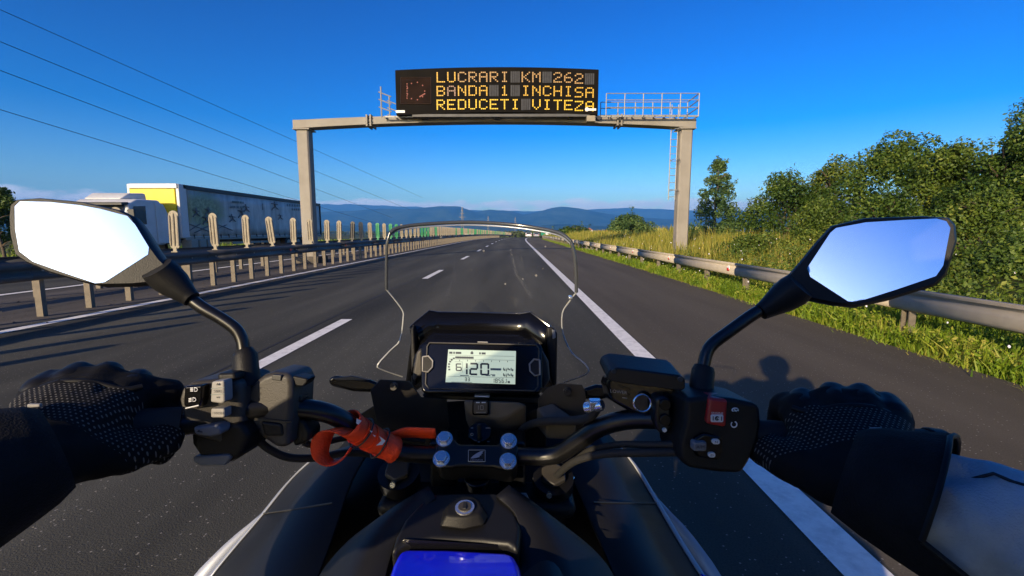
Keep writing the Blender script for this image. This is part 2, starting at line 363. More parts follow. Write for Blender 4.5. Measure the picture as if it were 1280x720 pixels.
# ------------------------------------------------------------------ mesh helpers
def org(o):
    v = Vector((0, 0, 0))
    while o is not None:
        v += o.location; o = o.parent
    return v
def finish(me, smooth=None):
    if smooth is not None:
        me.polygons.foreach_set('use_smooth', [True] * len(me.polygons))
        if smooth < 179: me.set_sharp_from_angle(angle=R(smooth))
    me.update()
class MB:
    """collects faces in world coordinates, then links them as one mesh object"""
    def __init__(self): self.v = []; self.f = []
    def add(self, vs, fs):
        k = len(self.v); self.v += [Vector(p) for p in vs]; self.f += [tuple(k + i for i in f) for f in fs]; return self
    def box(self, c, s, rot=None):
        hx, hy, hz = s[0] / 2, s[1] / 2, s[2] / 2
        vs = [Vector((x, y, z)) for x in (-hx, hx) for y in (-hy, hy) for z in (-hz, hz)]
        if rot is not None: vs = [rot @ p for p in vs]
        c = Vector(c)
        return self.add([p + c for p in vs], [(0, 1, 3, 2), (4, 6, 7, 5), (0, 4, 5, 1), (2, 3, 7, 6), (0, 2, 6, 4), (1, 5, 7, 3)])
    def prism(self, poly, ext):
        n = len(poly); ext = Vector(ext)
        vs = [Vector(p) for p in poly] + [Vector(p) + ext for p in poly]
        fs = [tuple(range(n))[::-1], tuple(range(n, 2 * n))] + [(i, (i + 1) % n, n + (i + 1) % n, n + i) for i in range(n)]
        return self.add(vs, fs)
    def loft(self, rings, cap=True, closed=True):
        n = len(rings[0]); vs = [p for r in rings for p in r]; fs = []
        for k in range(len(rings) - 1):
            for i in range(n if closed else n - 1):
                j = (i + 1) % n
                fs.append((k * n + i, k * n + j, (k + 1) * n + j, (k + 1) * n + i))
        if cap and closed:
            fs.append(tuple(range(n))[::-1]); fs.append(tuple(range((len(rings) - 1) * n, len(rings) * n)))
        return self.add(vs, fs)
    def tube(self, path, rad, n=10, cap=True, flat=None):
        path = [Vector(p) for p in path]
        if not hasattr(rad, '__len__'): rad = [rad] * len(path)
        rings = []; up = None
        for i, p in enumerate(path):
            t = (path[min(i + 1, len(path) - 1)] - path[max(i - 1, 0)]).normalized()
            if up is None:
                up = Vector((0, 0, 1)) if abs(t.z) < 0.9 else Vector((1, 0, 0))
            a = t.cross(up).normalized(); b = a.cross(t).normalized(); up = b
            sx, sy = (1, 1) if flat is None else flat
            rings.append([p + (a * math.cos(2 * math.pi * k / n) * sx + b * math.sin(2 * math.pi * k / n) * sy) * rad[i] for k in range(n)])
        return self.loft(rings, cap)
    def disc(self, c, nrm, r, h, n=16, r2=None):
        c = Vector(c); nrm = Vector(nrm).normalized()
        return self.tube([c, c + nrm * h], [r, r if r2 is None else r2], n)
    def build(self, name, m, parent=None, smooth=None, bevel=0.0, seg=2, subsurf=0, solid=0.0, **props):
        o0 = org(parent)
        me = bpy.data.meshes.new(name)
        me.from_pydata([tuple(p - o0) for p in self.v], [], self.f)
        bm = bmesh.new(); bm.from_mesh(me); bmesh.ops.recalc_face_normals(bm, faces=bm.faces); bm.to_mesh(me); bm.free()
        finish(me, smooth)
        ob = bpy.data.objects.new(name, me); COL.objects.link(ob)
        if m is not None: me.materials.append(m)
        if parent is not None: ob.parent = parent
        if solid:
            s = ob.modifiers.new('thickness', 'SOLIDIFY'); s.thickness = solid; s.offset = 0
        if bevel:
            b = ob.modifiers.new('bevel', 'BEVEL'); b.width = bevel; b.segments = seg; b.limit_method = 'ANGLE'; b.angle_limit = R(35)
            if smooth is None:
                me.polygons.foreach_set('use_smooth', [True] * len(me.polygons)); b.harden_normals = True
        if subsurf:
            s = ob.modifiers.new('subdivision', 'SUBSURF'); s.levels = subsurf; s.render_levels = subsurf
        for k, v in props.items(): ob[k] = v
        return ob
def thing(name, label, cat, loc=(0, 0, 0), group=None):
    o = bpy.data.objects.new(name, None); COL.objects.link(o)
    o.empty_display_size = 0.2
    o.location = loc; o['label'] = label; o['category'] = cat
    if group: o['group'] = group
    return o
def tag(o, label, cat, group=None):
    o['label'] = label; o['category'] = cat
    if group: o['group'] = group
    return o
def place(name, me, parent, loc, rz=0.0, scale=None):
    """a copy of a piece that shares its mesh; loc in world coordinates"""
    ob = bpy.data.objects.new(name, me); COL.objects.link(ob)
    if parent is not None: ob.parent = parent
    ob.location = Vector(loc) - org(parent); ob.rotation_euler = (0, 0, rz)
    if scale: ob.scale = scale
    return ob
def mesh_of(mb, name, m, smooth=None):
    me = bpy.data.meshes.new(name); me.from_pydata([tuple(p) for p in mb.v], [], mb.f)
    bm = bmesh.new(); bm.from_mesh(me); bmesh.ops.recalc_face_normals(bm, faces=bm.faces); bm.to_mesh(me); bm.free()
    finish(me, smooth); me.materials.append(m); return me
def np_mesh(name, verts, faces, m, parent=None, smooth=False, **props):
    """fast mesh from arrays; faces (n,3) or (n,4)"""
    me = bpy.data.meshes.new(name)
    verts = np.asarray(verts, np.float32)
    o0 = org(parent); verts = verts - np.array(o0, np.float32)
    fl = faces if isinstance(faces, list) else [faces]
    loops = np.concatenate([f.reshape(-1) for f in fl]).astype(np.int32)
    tot = np.concatenate([np.full(len(f), f.shape[1], np.int32) for f in fl])
    st = np.concatenate([[0], np.cumsum(tot)[:-1]]).astype(np.int32)
    me.vertices.add(len(verts)); me.vertices.foreach_set('co', verts.reshape(-1))
    me.loops.add(len(loops)); me.loops.foreach_set('vertex_index', loops)
    me.polygons.add(len(tot)); me.polygons.foreach_set('loop_start', st); me.polygons.foreach_set('loop_total', tot)
    me.update(calc_edges=True); me.validate()
    if smooth: me.polygons.foreach_set('use_smooth', [True] * len(me.polygons))
    me.materials.append(m)
    ob = bpy.data.objects.new(name, me); COL.objects.link(ob)
    if parent is not None: ob.parent = parent
    for k, v in props.items(): ob[k] = v
    return ob
def spline(pts, n=6):
    """Catmull-Rom through the points"""
    P = [Vector(p) for p in pts]; P = [P[0] * 2 - P[1]] + P + [P[-1] * 2 - P[-2]]; out = []
    for i in range(1, len(P) - 2):
        a, b, c, d = P[i - 1:i + 3]
        for k in range(n):
            t = k / n
            out.append(0.5 * ((2 * b) + (c - a) * t + (2 * a - 5 * b + 4 * c - d) * t * t + (3 * b - a - 3 * c + d) * t ** 3))
    out.append(P[-2]); return out
_text_cache = {}
def text_faces(body):
    """unit-height lettering as flat faces: (verts xy, faces, width)"""
    if body in _text_cache: return _text_cache[body]
    cu = bpy.data.curves.new('lettering_tmp', 'FONT'); cu.body = body; cu.size = 1.0; cu.resolution_u = 3
    ob = bpy.data.objects.new('lettering_tmp', cu); COL.objects.link(ob)
    dg = bpy.context.evaluated_depsgraph_get()
    me = bpy.data.meshes.new_from_object(ob.evaluated_get(dg))
    vs = [Vector(v.co) for v in me.vertices]; fs = [tuple(p.vertices) for p in me.polygons]
    bpy.data.objects.remove(ob); bpy.data.curves.remove(cu); bpy.data.meshes.remove(me)
    x0 = min(v.x for v in vs); x1 = max(v.x for v in vs); y0 = min(v.y for v in vs); y1 = max(v.y for v in vs)
    vs = [Vector(((v.x - x0) / (y1 - y0), (v.y - y0) / (y1 - y0), 0)) for v in vs]
    _text_cache[body] = (vs, fs, (x1 - x0) / (y1 - y0)); return _text_cache[body]
def lettering(mb, body, fn, width=None, height=1.0):
    """fn(u,v) maps lettering space (u along, v up) to the world"""
    vs, fs, w = text_faces(body)
    sx = (width / w) if width else height
    mb.add([fn(v.x * sx, v.y * height) for v in vs], fs); return mb

# ------------------------------------------------------------------ the road's line and the lie of the land
def curve(y):
    return 0.0 if y < 50 else (0.0004 * (y - 50) ** 2 if y < 500 else 81.0 + 0.36 * (y - 500))
def fall(y):
    if y < 40: return 0.0
    if y < 200: return -6e-5 * (y - 40) ** 2
    return max(-6.0, -1.536 - 0.0192 * (y - 200))
def sm(a, b, x):
    t = min(1, max(0, (x - a) / (b - a))); return t * t * (3 - 2 * t)
S_EDGE, S_RAIL = 4.2, 4.78
def land(x, y):
    s = x - curve(y); z = fall(y)
    if s > 0:
        near = 1 - sm(60, 150, y)
        z += -0.03 + (0.55 * sm(5.3, 9.0, s) + 0.7 * sm(9, 22, s)) * near - 0.5 * sm(60, 150, y) * sm(4.5, 8, s)
        z += 0.10 * mnoise.noise(Vector((x * 0.4, y * 0.4, 3))) * sm(5.2, 7, s)
    else:
        z += -0.06 - 0.55 * sm(18.6, 24, -s) * (1 - sm(200, 400, y)) + 0.1 * mnoise.noise(Vector((x * 0.3, y * 0.3, 7))) * sm(19, 24, -s)
    if y > 3000: z += 40 * sm(3500, 8000, y)
    return z
def road_strip(name, s0, s1, y0, y1, dz, m, parent=None, step=4.0, **props):
    ys = []; y = y0
    while y < y1: ys.append(y); y += step if y < 120 else step * 2
    ys.append(y1); mb = MB(); vs = []; fs = []
    for y in ys:
        for s in (s0, s1): vs.append((curve(y) + s, y, fall(y) + dz))
    for i in range(len(ys) - 1): fs.append((2 * i, 2 * i + 1, 2 * i + 3, 2 * i + 2))
    mb.add(vs, fs); return mb.build(name, m, parent, **props)

# terrain sheet
def terrain_mat():
    m, nt, b = new_mat('field_ground')
    tc = nt.nodes.new('ShaderNodeTexCoord')
    n = nt.nodes.new('ShaderNodeTexNoise'); n.inputs['Scale'].default_value = 0.012; n.inputs['Detail'].default_value = 9; n.inputs['Roughness'].default_value = 0.65
    n2 = nt.nodes.new('ShaderNodeTexNoise'); n2.inputs['Scale'].default_value = 6; n2.inputs['Detail'].default_value = 6
    for k in (n, n2): nt.links.new(tc.outputs['Object'], k.inputs['Vector'])
    r = nt.nodes.new('ShaderNodeValToRGB'); e = r.color_ramp.elements
    e[0].position = 0.36; e[0].color = (0.045, 0.065, 0.018, 1); e[1].position = 0.68; e[1].color = (0.17, 0.145, 0.06, 1)
    k = e.new(0.5); k.color = (0.085, 0.105, 0.03, 1)
    nt.links.new(n.outputs['Fac'], r.inputs[0])
    r2 = nt.nodes.new('ShaderNodeValToRGB'); r2.color_ramp.elements[0].position = 0.3; r2.color_ramp.elements[0].color = (0.55, 0.55, 0.5, 1); r2.color_ramp.elements[1].color = (1.1, 1.1, 1.0, 1)
    nt.links.new(n2.outputs['Fac'], r2.inputs[0])
    mx = nt.nodes.new('ShaderNodeMix'); mx.data_type = 'RGBA'; mx.blend_type = 'MULTIPLY'; mx.inputs['Factor'].default_value = 1
    nt.links.new(r.outputs[0], mx.inputs['A']); nt.links.new(r2.outputs[0], mx.inputs['B']); nt.links.new(mx.outputs['Result'], b.inputs['Base Color'])
    b.inputs['Roughness'].default_value = 0.95; b.inputs['Specular IOR Level'].default_value = 0.1
    return m
M['terrain'] = terrain_mat()
ss = [-11500, -7000, -4000, -2000, -900, -400, -200, -110, -60, -40, -30, -26, -23, -21, -19.5, -18.6, -14, -10, -6.5, -3, 0, 2, 4.0, 4.4, 4.8, 5.3, 5.8, 6.4, 7, 8, 9, 10.5, 12, 14, 17, 22, 30, 45, 70, 120, 220, 420, 900, 2000, 4000, 7000, 11500]
ys = [-1400, -700, -300, -120, -60, -30, -15] + list(np.arange(-8, 60, 2.0)) + list(np.arange(60, 200, 7)) + list(np.arange(200, 500, 25)) + [560, 640, 760, 900, 1200, 1600, 2100, 2800, 3600, 4600, 5800, 7000, 8500, 10000, 11800]
tv = []; tf = []
for y in ys:
    for s in ss:
        x = curve(y) + s if abs(s) < 450 else s + (curve(y) if y < 3000 else 0)
        x = max(-11600, min(11600, x))
        tv.append((x, y, land(x, y) - 0.05))
w = len(ss)
for j in range(len(ys) - 1):
    for i in range(w - 1):
        tf.append((j * w + i, j * w + i + 1, (j + 1) * w + i + 1, (j + 1) * w + i))
np_mesh('ground', tv, np.array(tf), M['terrain'], smooth=True, kind='structure')

# paved surfaces, each a few mm above the one below
YB, YE = -45.0, 420.0
road = road_strip('road', -6.78, 1.42, YB, YE, 0.0, M['asphalt'], kind='structure')
road_strip('shoulder', 1.421, S_EDGE, YB, YE, -0.001, M['asphalt_old'], kind='structure')
road_strip('median_strip', -10.05, -6.781, YB, YE, -0.002, M['median'], kind='structure')
road2 = road_strip('opposite_road', -18.5, -10.051, YB, YE, -0.004, M['asphalt'], kind='structure')
road_strip('edge_line', 1.215, 1.40, YB, YE, 0.005, M['line'], road)
road_strip('edge_line', -6.60, -6.42, YB, YE, 0.005, M['line'], road)
road_strip('edge_line', -10.42, -10.24, YB, YE, 0.003, M['line'], road2)
road_strip('edge_line', -17.72, -17.54, YB, YE, 0.003, M['line'], road2)
for k in range(-4, 34):
    ye = 6.6 + 8.6 * k
    road_strip('lane_dash', -2.53, -2.37, ye - 2.8, ye, 0.005, M['line'], road, step=1.4)
    road_strip('lane_dash', -14.06, -13.92, ye - 3.0, ye, 0.003, M['line'], road2, step=1.5)
# dark expansion joint and tar seams in the carriageway
mb = MB()
for s in (-2.72,):
    for y in np.arange(-20, 120, 4.0):
        mb.add([(s - 0.012, y, fall(y) + 0.003), (s + 0.012, y, fall(y) + 0.003), (s + 0.012, y + 4, fall(y + 4) + 0.003), (s - 0.012, y + 4, fall(y + 4) + 0.003)], [(0, 1, 2, 3)])
mb.build('road_seam', M['rubber'], road)
# grit and litter along the median
gv = []; gf = []
for i in range(900):
    y = random.uniform(2, 40); s = random.choice((-6.75, -7.6, -8.4, -9.0)) + random.gauss(0, 0.25)
    r = random.uniform(0.008, 0.035); z = fall(y) - 0.002
    k = len(gv); a = random.random() * 6
    for q in range(3): gv.append((curve(y) + s + r * math.cos(a + 2.1 * q), y + r * math.sin(a + 2.1 * q), z))
    gv.append((curve(y) + s, y, z + r * 0.7))
    gf += [(k, k + 1, k + 3), (k + 1, k + 2, k + 3), (k + 2, k, k + 3)]
np_mesh('grit', gv, np.array(gf), M['median'], kind='stuff')

# mountains
RIDGE_FAR = [(-900, 257), (-300, 254), (0, 258), (180, 256), (330, 258), (400, 257), (440, 256.5), (470, 257.5), (520, 259), (545, 261), (600, 263.5), (640, 264.5), (700, 264), (755, 262), (785, 261), (808, 261.5), (830, 263), (850, 264), (930, 263), (1100, 258), (1400, 262), (1900, 258), (2400, 262)]
RIDGE = [(-900, 266), (-300, 261), (0, 268), (180, 263), (330, 268), (400, 266), (440, 265), (480, 262), (520, 262.5), (552, 258.5), (575, 259.5), (595, 265), (612, 262.5), (640, 264.5), (655, 268.5), (672, 265), (690, 260), (702, 258.5), (720, 261), (745, 266), (765, 269), (800, 272), (825, 274), (850, 275), (930, 266), (1100, 258), (1400, 262), (1900, 258), (2400, 266)]
def massif(name, y0, y1, yc, gain, seed, x0, x1, nx, ny, m, ridge):
    RX = [(p - 645) / FPX for p, _ in ridge]; RH = [(289 - q) / FPX for _, q in ridge]
    v = []; f = []
    for j in range(ny):
        y = y0 + (y1 - y0) * j / (ny - 1)
        for i in range(nx):
            x = x0 + (x1 - x0) * i / (nx - 1)
            top = float(np.interp(x / y, RX, RH)) * yc * gain
            t = (y - y0) / (yc - y0) if y < yc else (y1 - y) / (y1 - yc)
            prof = sm(0, 1, t) ** 0.85
            sp = mnoise.ridged_multi_fractal(Vector((x / 900.0 + seed, y / 1500.0, seed)), 1.0, 2.1, 5, 1.0, 2.0)
            big = mnoise.fractal(Vector((x / 1500.0, y / 1500.0, seed)), 1.0, 2.0, 4)
            z = top * prof * (1 + (0.30 * (sp - 1.1) + 0.12 * big) * (1 - 0.85 * prof ** 3)) - 7 * (1 - prof)
            v.append((x, y, z))
    for j in range(ny - 1):
        for i in range(nx - 1):
            f.append((j * nx + i, j * nx + i + 1, (j + 1) * nx + i + 1, (j + 1) * nx + i))
    return np_mesh(name, v, np.array(f), m, smooth=True, kind='structure')
def forest_mat():
    m, nt, b = new_mat('mountain_forest')
    tc = nt.nodes.new('ShaderNodeTexCoord')
    n = nt.nodes.new('ShaderNodeTexNoise'); n.inputs['Scale'].default_value = 0.003; n.inputs['Detail'].default_value = 9; n.inputs['Roughness'].default_value = 0.7
    nt.links.new(tc.outputs['Object'], n.inputs['Vector'])
    r = nt.nodes.new('ShaderNodeValToRGB'); e = r.color_ramp.elements
    e[0].position = 0.40; e[0].color = (0.004, 0.020, 0.010, 1); e[1].position = 0.66; e[1].color = (0.055, 0.085, 0.035, 1)
    nt.links.new(n.outputs['Fac'], r.inputs[0]); nt.links.new(r.outputs[0], b.inputs['Base Color'])
    b.inputs['Roughness'].default_value = 1.0; b.inputs['Specular IOR Level'].default_value = 0.0
    return m
M['forest'] = forest_mat()
massif('far_mountains', 9500, 11700, 11000, 1.0, 5.3, -11300, 11300, 260, 26, M['forest'], RIDGE_FAR)
massif('mountains', 5600, 8600, 7400, 1.0, 3.3, -11000, 11000, 300, 44, M['forest'], RIDGE)
massif('foothills', 4000, 5600, 4900, 0.30, 9.1, -8000, 8000, 200, 26, M['forest'], RIDGE)

# ------------------------------------------------------------------ barriers
def beam_section(prof, y0, y1, s_at, dz=0.0, n=2):
    """sweep an (s,z) outline along the road between y0 and y1"""
    rings = []
    for k in range(n + 1):
        y = y0 + (y1 - y0) * k / n
        rings.append([Vector((curve(y) + s_at + s, y, fall(y) + z + dz)) for s, z in prof])
    return MB().loft(rings, cap=False, closed=False)
def w_profile(zc, h, face):
    """W-beam outline round height zc, corrugated towards face (+1 right, -1 left)"""
    d = 0.042 * face
    return [(0.0, zc + h / 2), (d * .35, zc + h / 2 - 0.010), (d, zc + h * 0.36), (d, zc + h * 0.20), (0.0, zc + h * 0.06), (0.0, zc - h * 0.06), (d, zc - h * 0.20), (d, zc - h * 0.36), (d * .35, zc - h / 2 + 0.010), (0.0, zc - h / 2)]
def post_mesh(h, wx, wy, m, name):
    mb = MB(); t = 0.012                         # an open C section
    mb.box((0, 0, h / 2), (wx, t, h)); mb.box((wx / 2 - t / 2, wy / 2 + t / 2, h / 2), (t, wy, h)); mb.box((-wx / 2 + t / 2, wy / 2 + t / 2, h / 2), (t, wy, h))
    return mesh_of(mb, name, m)
def paddle_mesh(name, m):
    """anti-glare paddle: three rounded ribs on a thin web, on a small foot"""
    mb = MB(); W, H = 0.20, 0.80
    out = []
    for k in range(9):
        a = math.pi * k / 8; out.append((W / 2 * math.cos(a), 0, 0.1 + H - 0.14 + 0.1 * math.sin(a)))
    for k in range(5):
        a = math.pi + math.pi * k / 4; out.append((W / 2 * math.cos(a) * 0.92, 0, 0.12 + 0.05 * math.sin(a)))
    mb.prism([Vector(p) + Vector((0, -0.012, 0)) for p in out], (0, 0.024, 0))
    for x in (-0.078, 0, 0.078):
        for s in (-1, 1):
            mb.tube([(x, s * 0.014, 0.13), (x, s * 0.016, 0.2), (x, s * 0.016, H - 0.07), (x, s * 0.014, H - 0.0 if x == 0 else H - 0.04)], [0.012, 0.021, 0.021, 0.012], 8)
    mb.box((0, 0, 0.05), (0.07, 0.05, 0.10)); mb.box((0, 0, 0.008), (0.13, 0.09, 0.016))
    return mesh_of(mb, name, m, 40)

NB = -7.08
nb = thing('guard_rail', 'shaded steel median barrier carrying cream anti-glare paddles, nearer of the two', 'guard rail', (NB, 0, 0))
post_me = post_mesh(0.60, 0.10, 0.06, M['post'], 'post')
prof = w_profile(0.695, 0.28, 1)
y = -9.5
k = 0
while y < 170:
    L = 4.0 if y < 60 else 12.0
    b = beam_section(prof, y, y + L + 0.12, NB + 0.055 + (0.003 if k % 2 else 0.0), n=1 if y < 60 else 3)
    b.build('rail_beam', M['galv_dark'], nb, smooth=50, solid=0.004); k += 1; y += L
yy = [-6 + 0.8 * i for i in range(200)]
for y in yy:
    if y < 130:
        place('post', post_me, nb, (curve(y) + NB - 0.055, y, fall(y)), 0.0)
bolt = MB().disc((0, 0, 0), (1, 0, 0), 0.016, 0.012, 8); bolt_me = mesh_of(bolt, 'rail_bolt', M['galv'])
for y in yy:
    if 2 < y < 20: place('rail_bolt', bolt_me, nb, (NB + 0.058, y, fall(y) + 0.695))
pads = {'cream': paddle_mesh('glare_paddle', M['paddle']), 'green': paddle_mesh('glare_paddle', M['paddle_green']), 'black': paddle_mesh('glare_paddle', M['paddle_black'])}
pad_y = [-7.4, -6.1, -4.8, -3.5, -2.2, -0.9, 0.4, 1.7, 3.0, 4.3, 5.6, 7.0, 8.3, 9.64, 10.95, 12.25, 13.55, 14.85, 16.1, 17.5, 18.7, 20.15, 21.4, 22.7]
while pad_y[-1] < 165: pad_y.append(pad_y[-1] + 1.25 + random.uniform(-0.06, 0.06))
green_at = {11, 13, 14, 20, 21, 22, 25, 36, 40, 41, 46, 50, 53, 54, 55, 58, 60, 61, 63, 66, 70, 71, 75, 80, 83, 85, 86, 88, 90, 92, 95, 97, 100, 103, 104, 106, 108}
for i, y in enumerate(pad_y):
    i -= 13
    kind = 'black' if i == 8 else 'green' if i in green_at else 'cream'
    o = place('glare_paddle', pads[kind], nb, (curve(y) + NB - 0.02, y, fall(y) + 0.835), R(random.uniform(-5, 5)))
    o.rotation_euler = (R(random.uniform(-2, 2)), R({3: -6, 8: 4}.get(i, random.uniform(-2.0, 2.0))), R(random.uniform(-6, 6)))
    if kind != 'cream' and i < 24: o['label'] = kind + ' paddle'
for y in (14.3, 19.0):
    m_ = MB().box((NB + 0.128, y, 0.70), (0.02, 0.10, 0.08)); m_.build('reflector', M['reflect_red'], nb, bevel=0.004)

fb = thing('guard_rail', 'shaded steel median barrier behind the paddles, beside the lorry carriageway', 'guard rail', (-9.35, 0, 0))
prof2 = w_profile(0.66, 0.28, -1)
y = -8.0
while y < 170:
    L = 8.0 if y < 56 else 16.0
    beam_section(prof2, y, y + L + 0.1, -9.40, n=2).build('rail_beam', M['galv_dark'], fb, smooth=50, solid=0.004); y += L
for i in range(80):
    y = -6 + 1.35 * i; place('post', post_me, fb, (curve(y) - 9.32, y, fall(y)))

rb = thing('guard_rail', 'long pale galvanised guard rail along the grassy right verge', 'guard rail', (S_RAIL, 0, 0))
_d = -0.05; _t, _b = 0.455 + 0.135, 0.455 - 0.135
prof3 = [(0.0, _t - 0.012), (_d * .5, _t), (_d * .95, _t - 0.006), (_d, _t - 0.040), (_d * .35, _t - 0.070), (_d * .30, _t - 0.082), (_d * .85, _t - 0.118), (_d, _t - 0.15), (_d, _b + 0.055), (_d * .8, _b + 0.02), (_d * .2, _b)]
y = -6.2
k = 0
while y < 140:
    L = 4.0 if y < 60 else 8.0
    b = beam_section(prof3, y, y + L + 0.15, S_RAIL - 0.05 - (0.003 if k % 2 else 0), n=2)
    b.build('rail_beam', M['galv'], rb, smooth=50, solid=0.004); k += 1
    for q in range(2):
        if y < 24: place('rail_bolt', bolt_me, rb, (curve(y) + S_RAIL - 0.065, y + 0.07 + 0.05 * q, fall(y) + 0.455))
    y += L
rpost = post_mesh(0.56, 0.12, 0.07, M['post'], 'post')
for i in range(60):
    y = -4 + 2.0 * i if i else -4
    if abs(y - 5.6) < 1: pass
    o = place('post', rpost, rb, (curve(y) + S_RAIL + 0.03, y - 0.4, fall(y) - 0.02)); o.rotation_euler = (R(random.uniform(-3, 3)), R(random.uniform(-3, 6)), R(90))
for y in (5.9, 10.2, 14.2, 18.6, 23.0, 27.5):
    z = fall(y) + 0.475; x = curve(y) + S_RAIL - 0.112
    MB().disc((x, y, z), (-1, 0, 0), 0.055, 0.012, 14).build('reflector', M['reflect_white'], rb)
    MB().prism([(x - 0.014, y - 0.055, z - 0.06), (x - 0.014, y + 0.05, z - 0.06), (x - 0.014, y + 0.05, z + 0.0), (x - 0.014, y - 0.02, z - 0.005)], (-0.006, 0, 0)).build('reflector_cap', M['reflect_red'], rb)

# ------------------------------------------------------------------ gantry
GY = 19.0
def gx(px): return on_y(px, 240, GY).x
def gzz(py): return on_y(640, py, GY).z
XL, XR = gx(384.5), gx(853.0)
gan = thing('gantry', 'pale grey steel sign gantry spanning the carriageway', 'gantry', (0, GY, 0))
bot_end, bot_mid = gzz(162.5), gzz(155.0)
top_end, top_mid = gzz(151.0), gzz(145.0)
def arch(x): 
    t = (x - (XL + XR) / 2) / ((XR - XL) / 2); return max(0.0, 1 - t * t)
for X, side in ((XL, -1), (XR, 1)):
    zt = bot_end + 0.02
    ring = []
    for z, wd in ((-0.1, 0.47), (zt, 0.48)):
        a = wd / 2; c = 0.05
        ring.append([Vector((X + sx, GY + sy, z)) for sx, sy in ((-a + c, -a), (a - c, -a), (a, -a + c), (a, a - c), (a - c, a), (-a + c, a), (-a, a - c), (-a, -a + c))])
    MB().loft(ring).build('post', M['concrete'], gan)
    MB().box((X, GY, zt - 0.02), (0.66, 0.66, 0.05)).build('flange', M['concrete'], gan, bevel=0.01)
    MB().box((X, GY, 0.10), (1.0, 1.0, 0.3)).build('foundation', M['median'], gan, bevel=0.02)
xs = [XL - 0.33 + (XR - XL + 0.66) * i / 28 for i in range(29)]
def beam_rings(xa, xb, grow=0.0):
    out = []
    for i in range(13):
        x = xa + (xb - xa) * i / 12; k = arch(x)
        zb = bot_end + (bot_mid - bot_end) * k + 0.03 - grow; zt = top_end + (top_mid - top_end) * k + grow; a = 0.28 + grow
        out.append([Vector((x, GY - a, zb)), Vector((x, GY + a, zb)), Vector((x, GY + a, zt)), Vector((x, GY - a, zt))])
    return out
splits = [XL - 0.33, gx(467), gx(770), XR + 0.33]
for a_, b_ in zip(splits[:-1], splits[1:]):
    MB().loft(beam_rings(a_, b_)).build('beam', M['concrete'], gan, bevel=0.02)
for px in (467, 770):
    x = gx(px)
    for d in (-0.075, 0.075):
        MB().loft(beam_rings(x + d - 0.03, x + d + 0.03, 0.07)).build('splice_flange', M['concrete'], gan)
    for zz in (0.1, 0.25, 0.4): MB().disc((x - 0.12, GY - 0.32, bot_end + zz), (1, 0, 0), 0.025, 0.26, 6).build('bolt', M['dark_metal'], gan)
# walkway railing right of the sign, and the stub left of it
wk = gan
zrail0 = top_end + 0.02
def rail_frame(x0, x1, npost, zb, h, ys_, name):
    for i in range(npost):
        x = x0 + (x1 - x0) * i / (npost - 1)
        for yy_ in ys_:
            MB().tube([(x, yy_, zb), (x, yy_, zb + h)], 0.020, 6).build('railing_post', M['rail_steel'], wk)
    for hz in (0.40, 0.72, 1.0):
        for yy_ in ys_:
            MB().tube([(x0, yy_, zb + h * hz), (x1, yy_, zb + h * hz)], 0.017, 6).build('railing_bar', M['rail_steel'], wk)
rail_frame(gx(752), gx(862), 6, zrail0, 0.85, (GY - 0.55, GY + 0.65), 'railing')
for hz in (0.40, 0.72, 1.0):
    for x in (gx(862),):
        MB().tube([(x, GY - 0.55, zrail0 + 0.85 * hz), (x, GY + 0.65, zrail0 + 0.85 * hz)], 0.022, 6).build('railing_bar', M['rail_steel'], wk)
xw0, xw1 = gx(488), gx(862)
grid = MB()
for i in range(30):
    x = xw0 + (xw1 - xw0) * i / 29
    grid.box((x, GY + 0.05, zrail0 + 0.02), (0.03, 1.2, 0.04))
grid.box(((xw0 + xw1) / 2, GY - 0.53, zrail0 + 0.02), (xw1 - xw0, 0.04, 0.06)); grid.box(((xw0 + xw1) / 2, GY + 0.64, zrail0 + 0.02), (xw1 - xw0, 0.04, 0.06))
grid.build('walkway_grating', M['rail_steel'], wk)
for yy_ in (GY - 0.55, GY + 0.65):
    MB().tube([(gx(485), yy_, zrail0), (gx(485), yy_, zrail0 + 1.12)], 0.03, 6).build('railing_post', M['rail_steel'], wk)
    for hz in (0.35, 0.68, 1.0):
        MB().tube([(gx(482), yy_, zrail0 + 0.85 * hz + 0.08), (gx(497), yy_, zrail0 + 0.85 * hz - 0.10)], 0.024, 6).build('railing_bar', M['rail_steel'], wk)
# ladder with cage on the inner side of the right post
lad_x = gx(840.5); z0, z1 = gzz(250), top_end
for dx in (-0.13, 0.13):
    MB().tube([(lad_x + dx - 0.02, GY, z0), (lad_x + dx - 0.02, GY, z1 + 0.6)], 0.02, 6).build('ladder_rail', M['rail_steel'], gan)
for i in range(11):
    z = z0 + 0.12 + (z1 - z0) * i / 11
    MB().tube([(lad_x - 0.15, GY, z), (lad_x + 0.11, GY, z)], 0.014, 6).build('rung', M['rail_steel'], gan)
for z in (z0 + 0.35, (z0 + z1) / 2, z1 - 0.4):
    MB().tube([(lad_x + 0.1, GY, z), (XR - 0.27, GY, z)], 0.02, 6).build('ladder_bracket', M['rail_steel'], gan)
    MB().tube([(lad_x - 0.14 + 0.0, GY + 0.0, z), (lad_x - 0.12, GY - 0.35, z), (lad_x + 0.0, GY - 0.55, z), (lad_x + 0.12, GY - 0.35, z), (lad_x + 0.10, GY, z)], 0.014, 6).build('ladder_hoop', M['rail_steel'], gan)

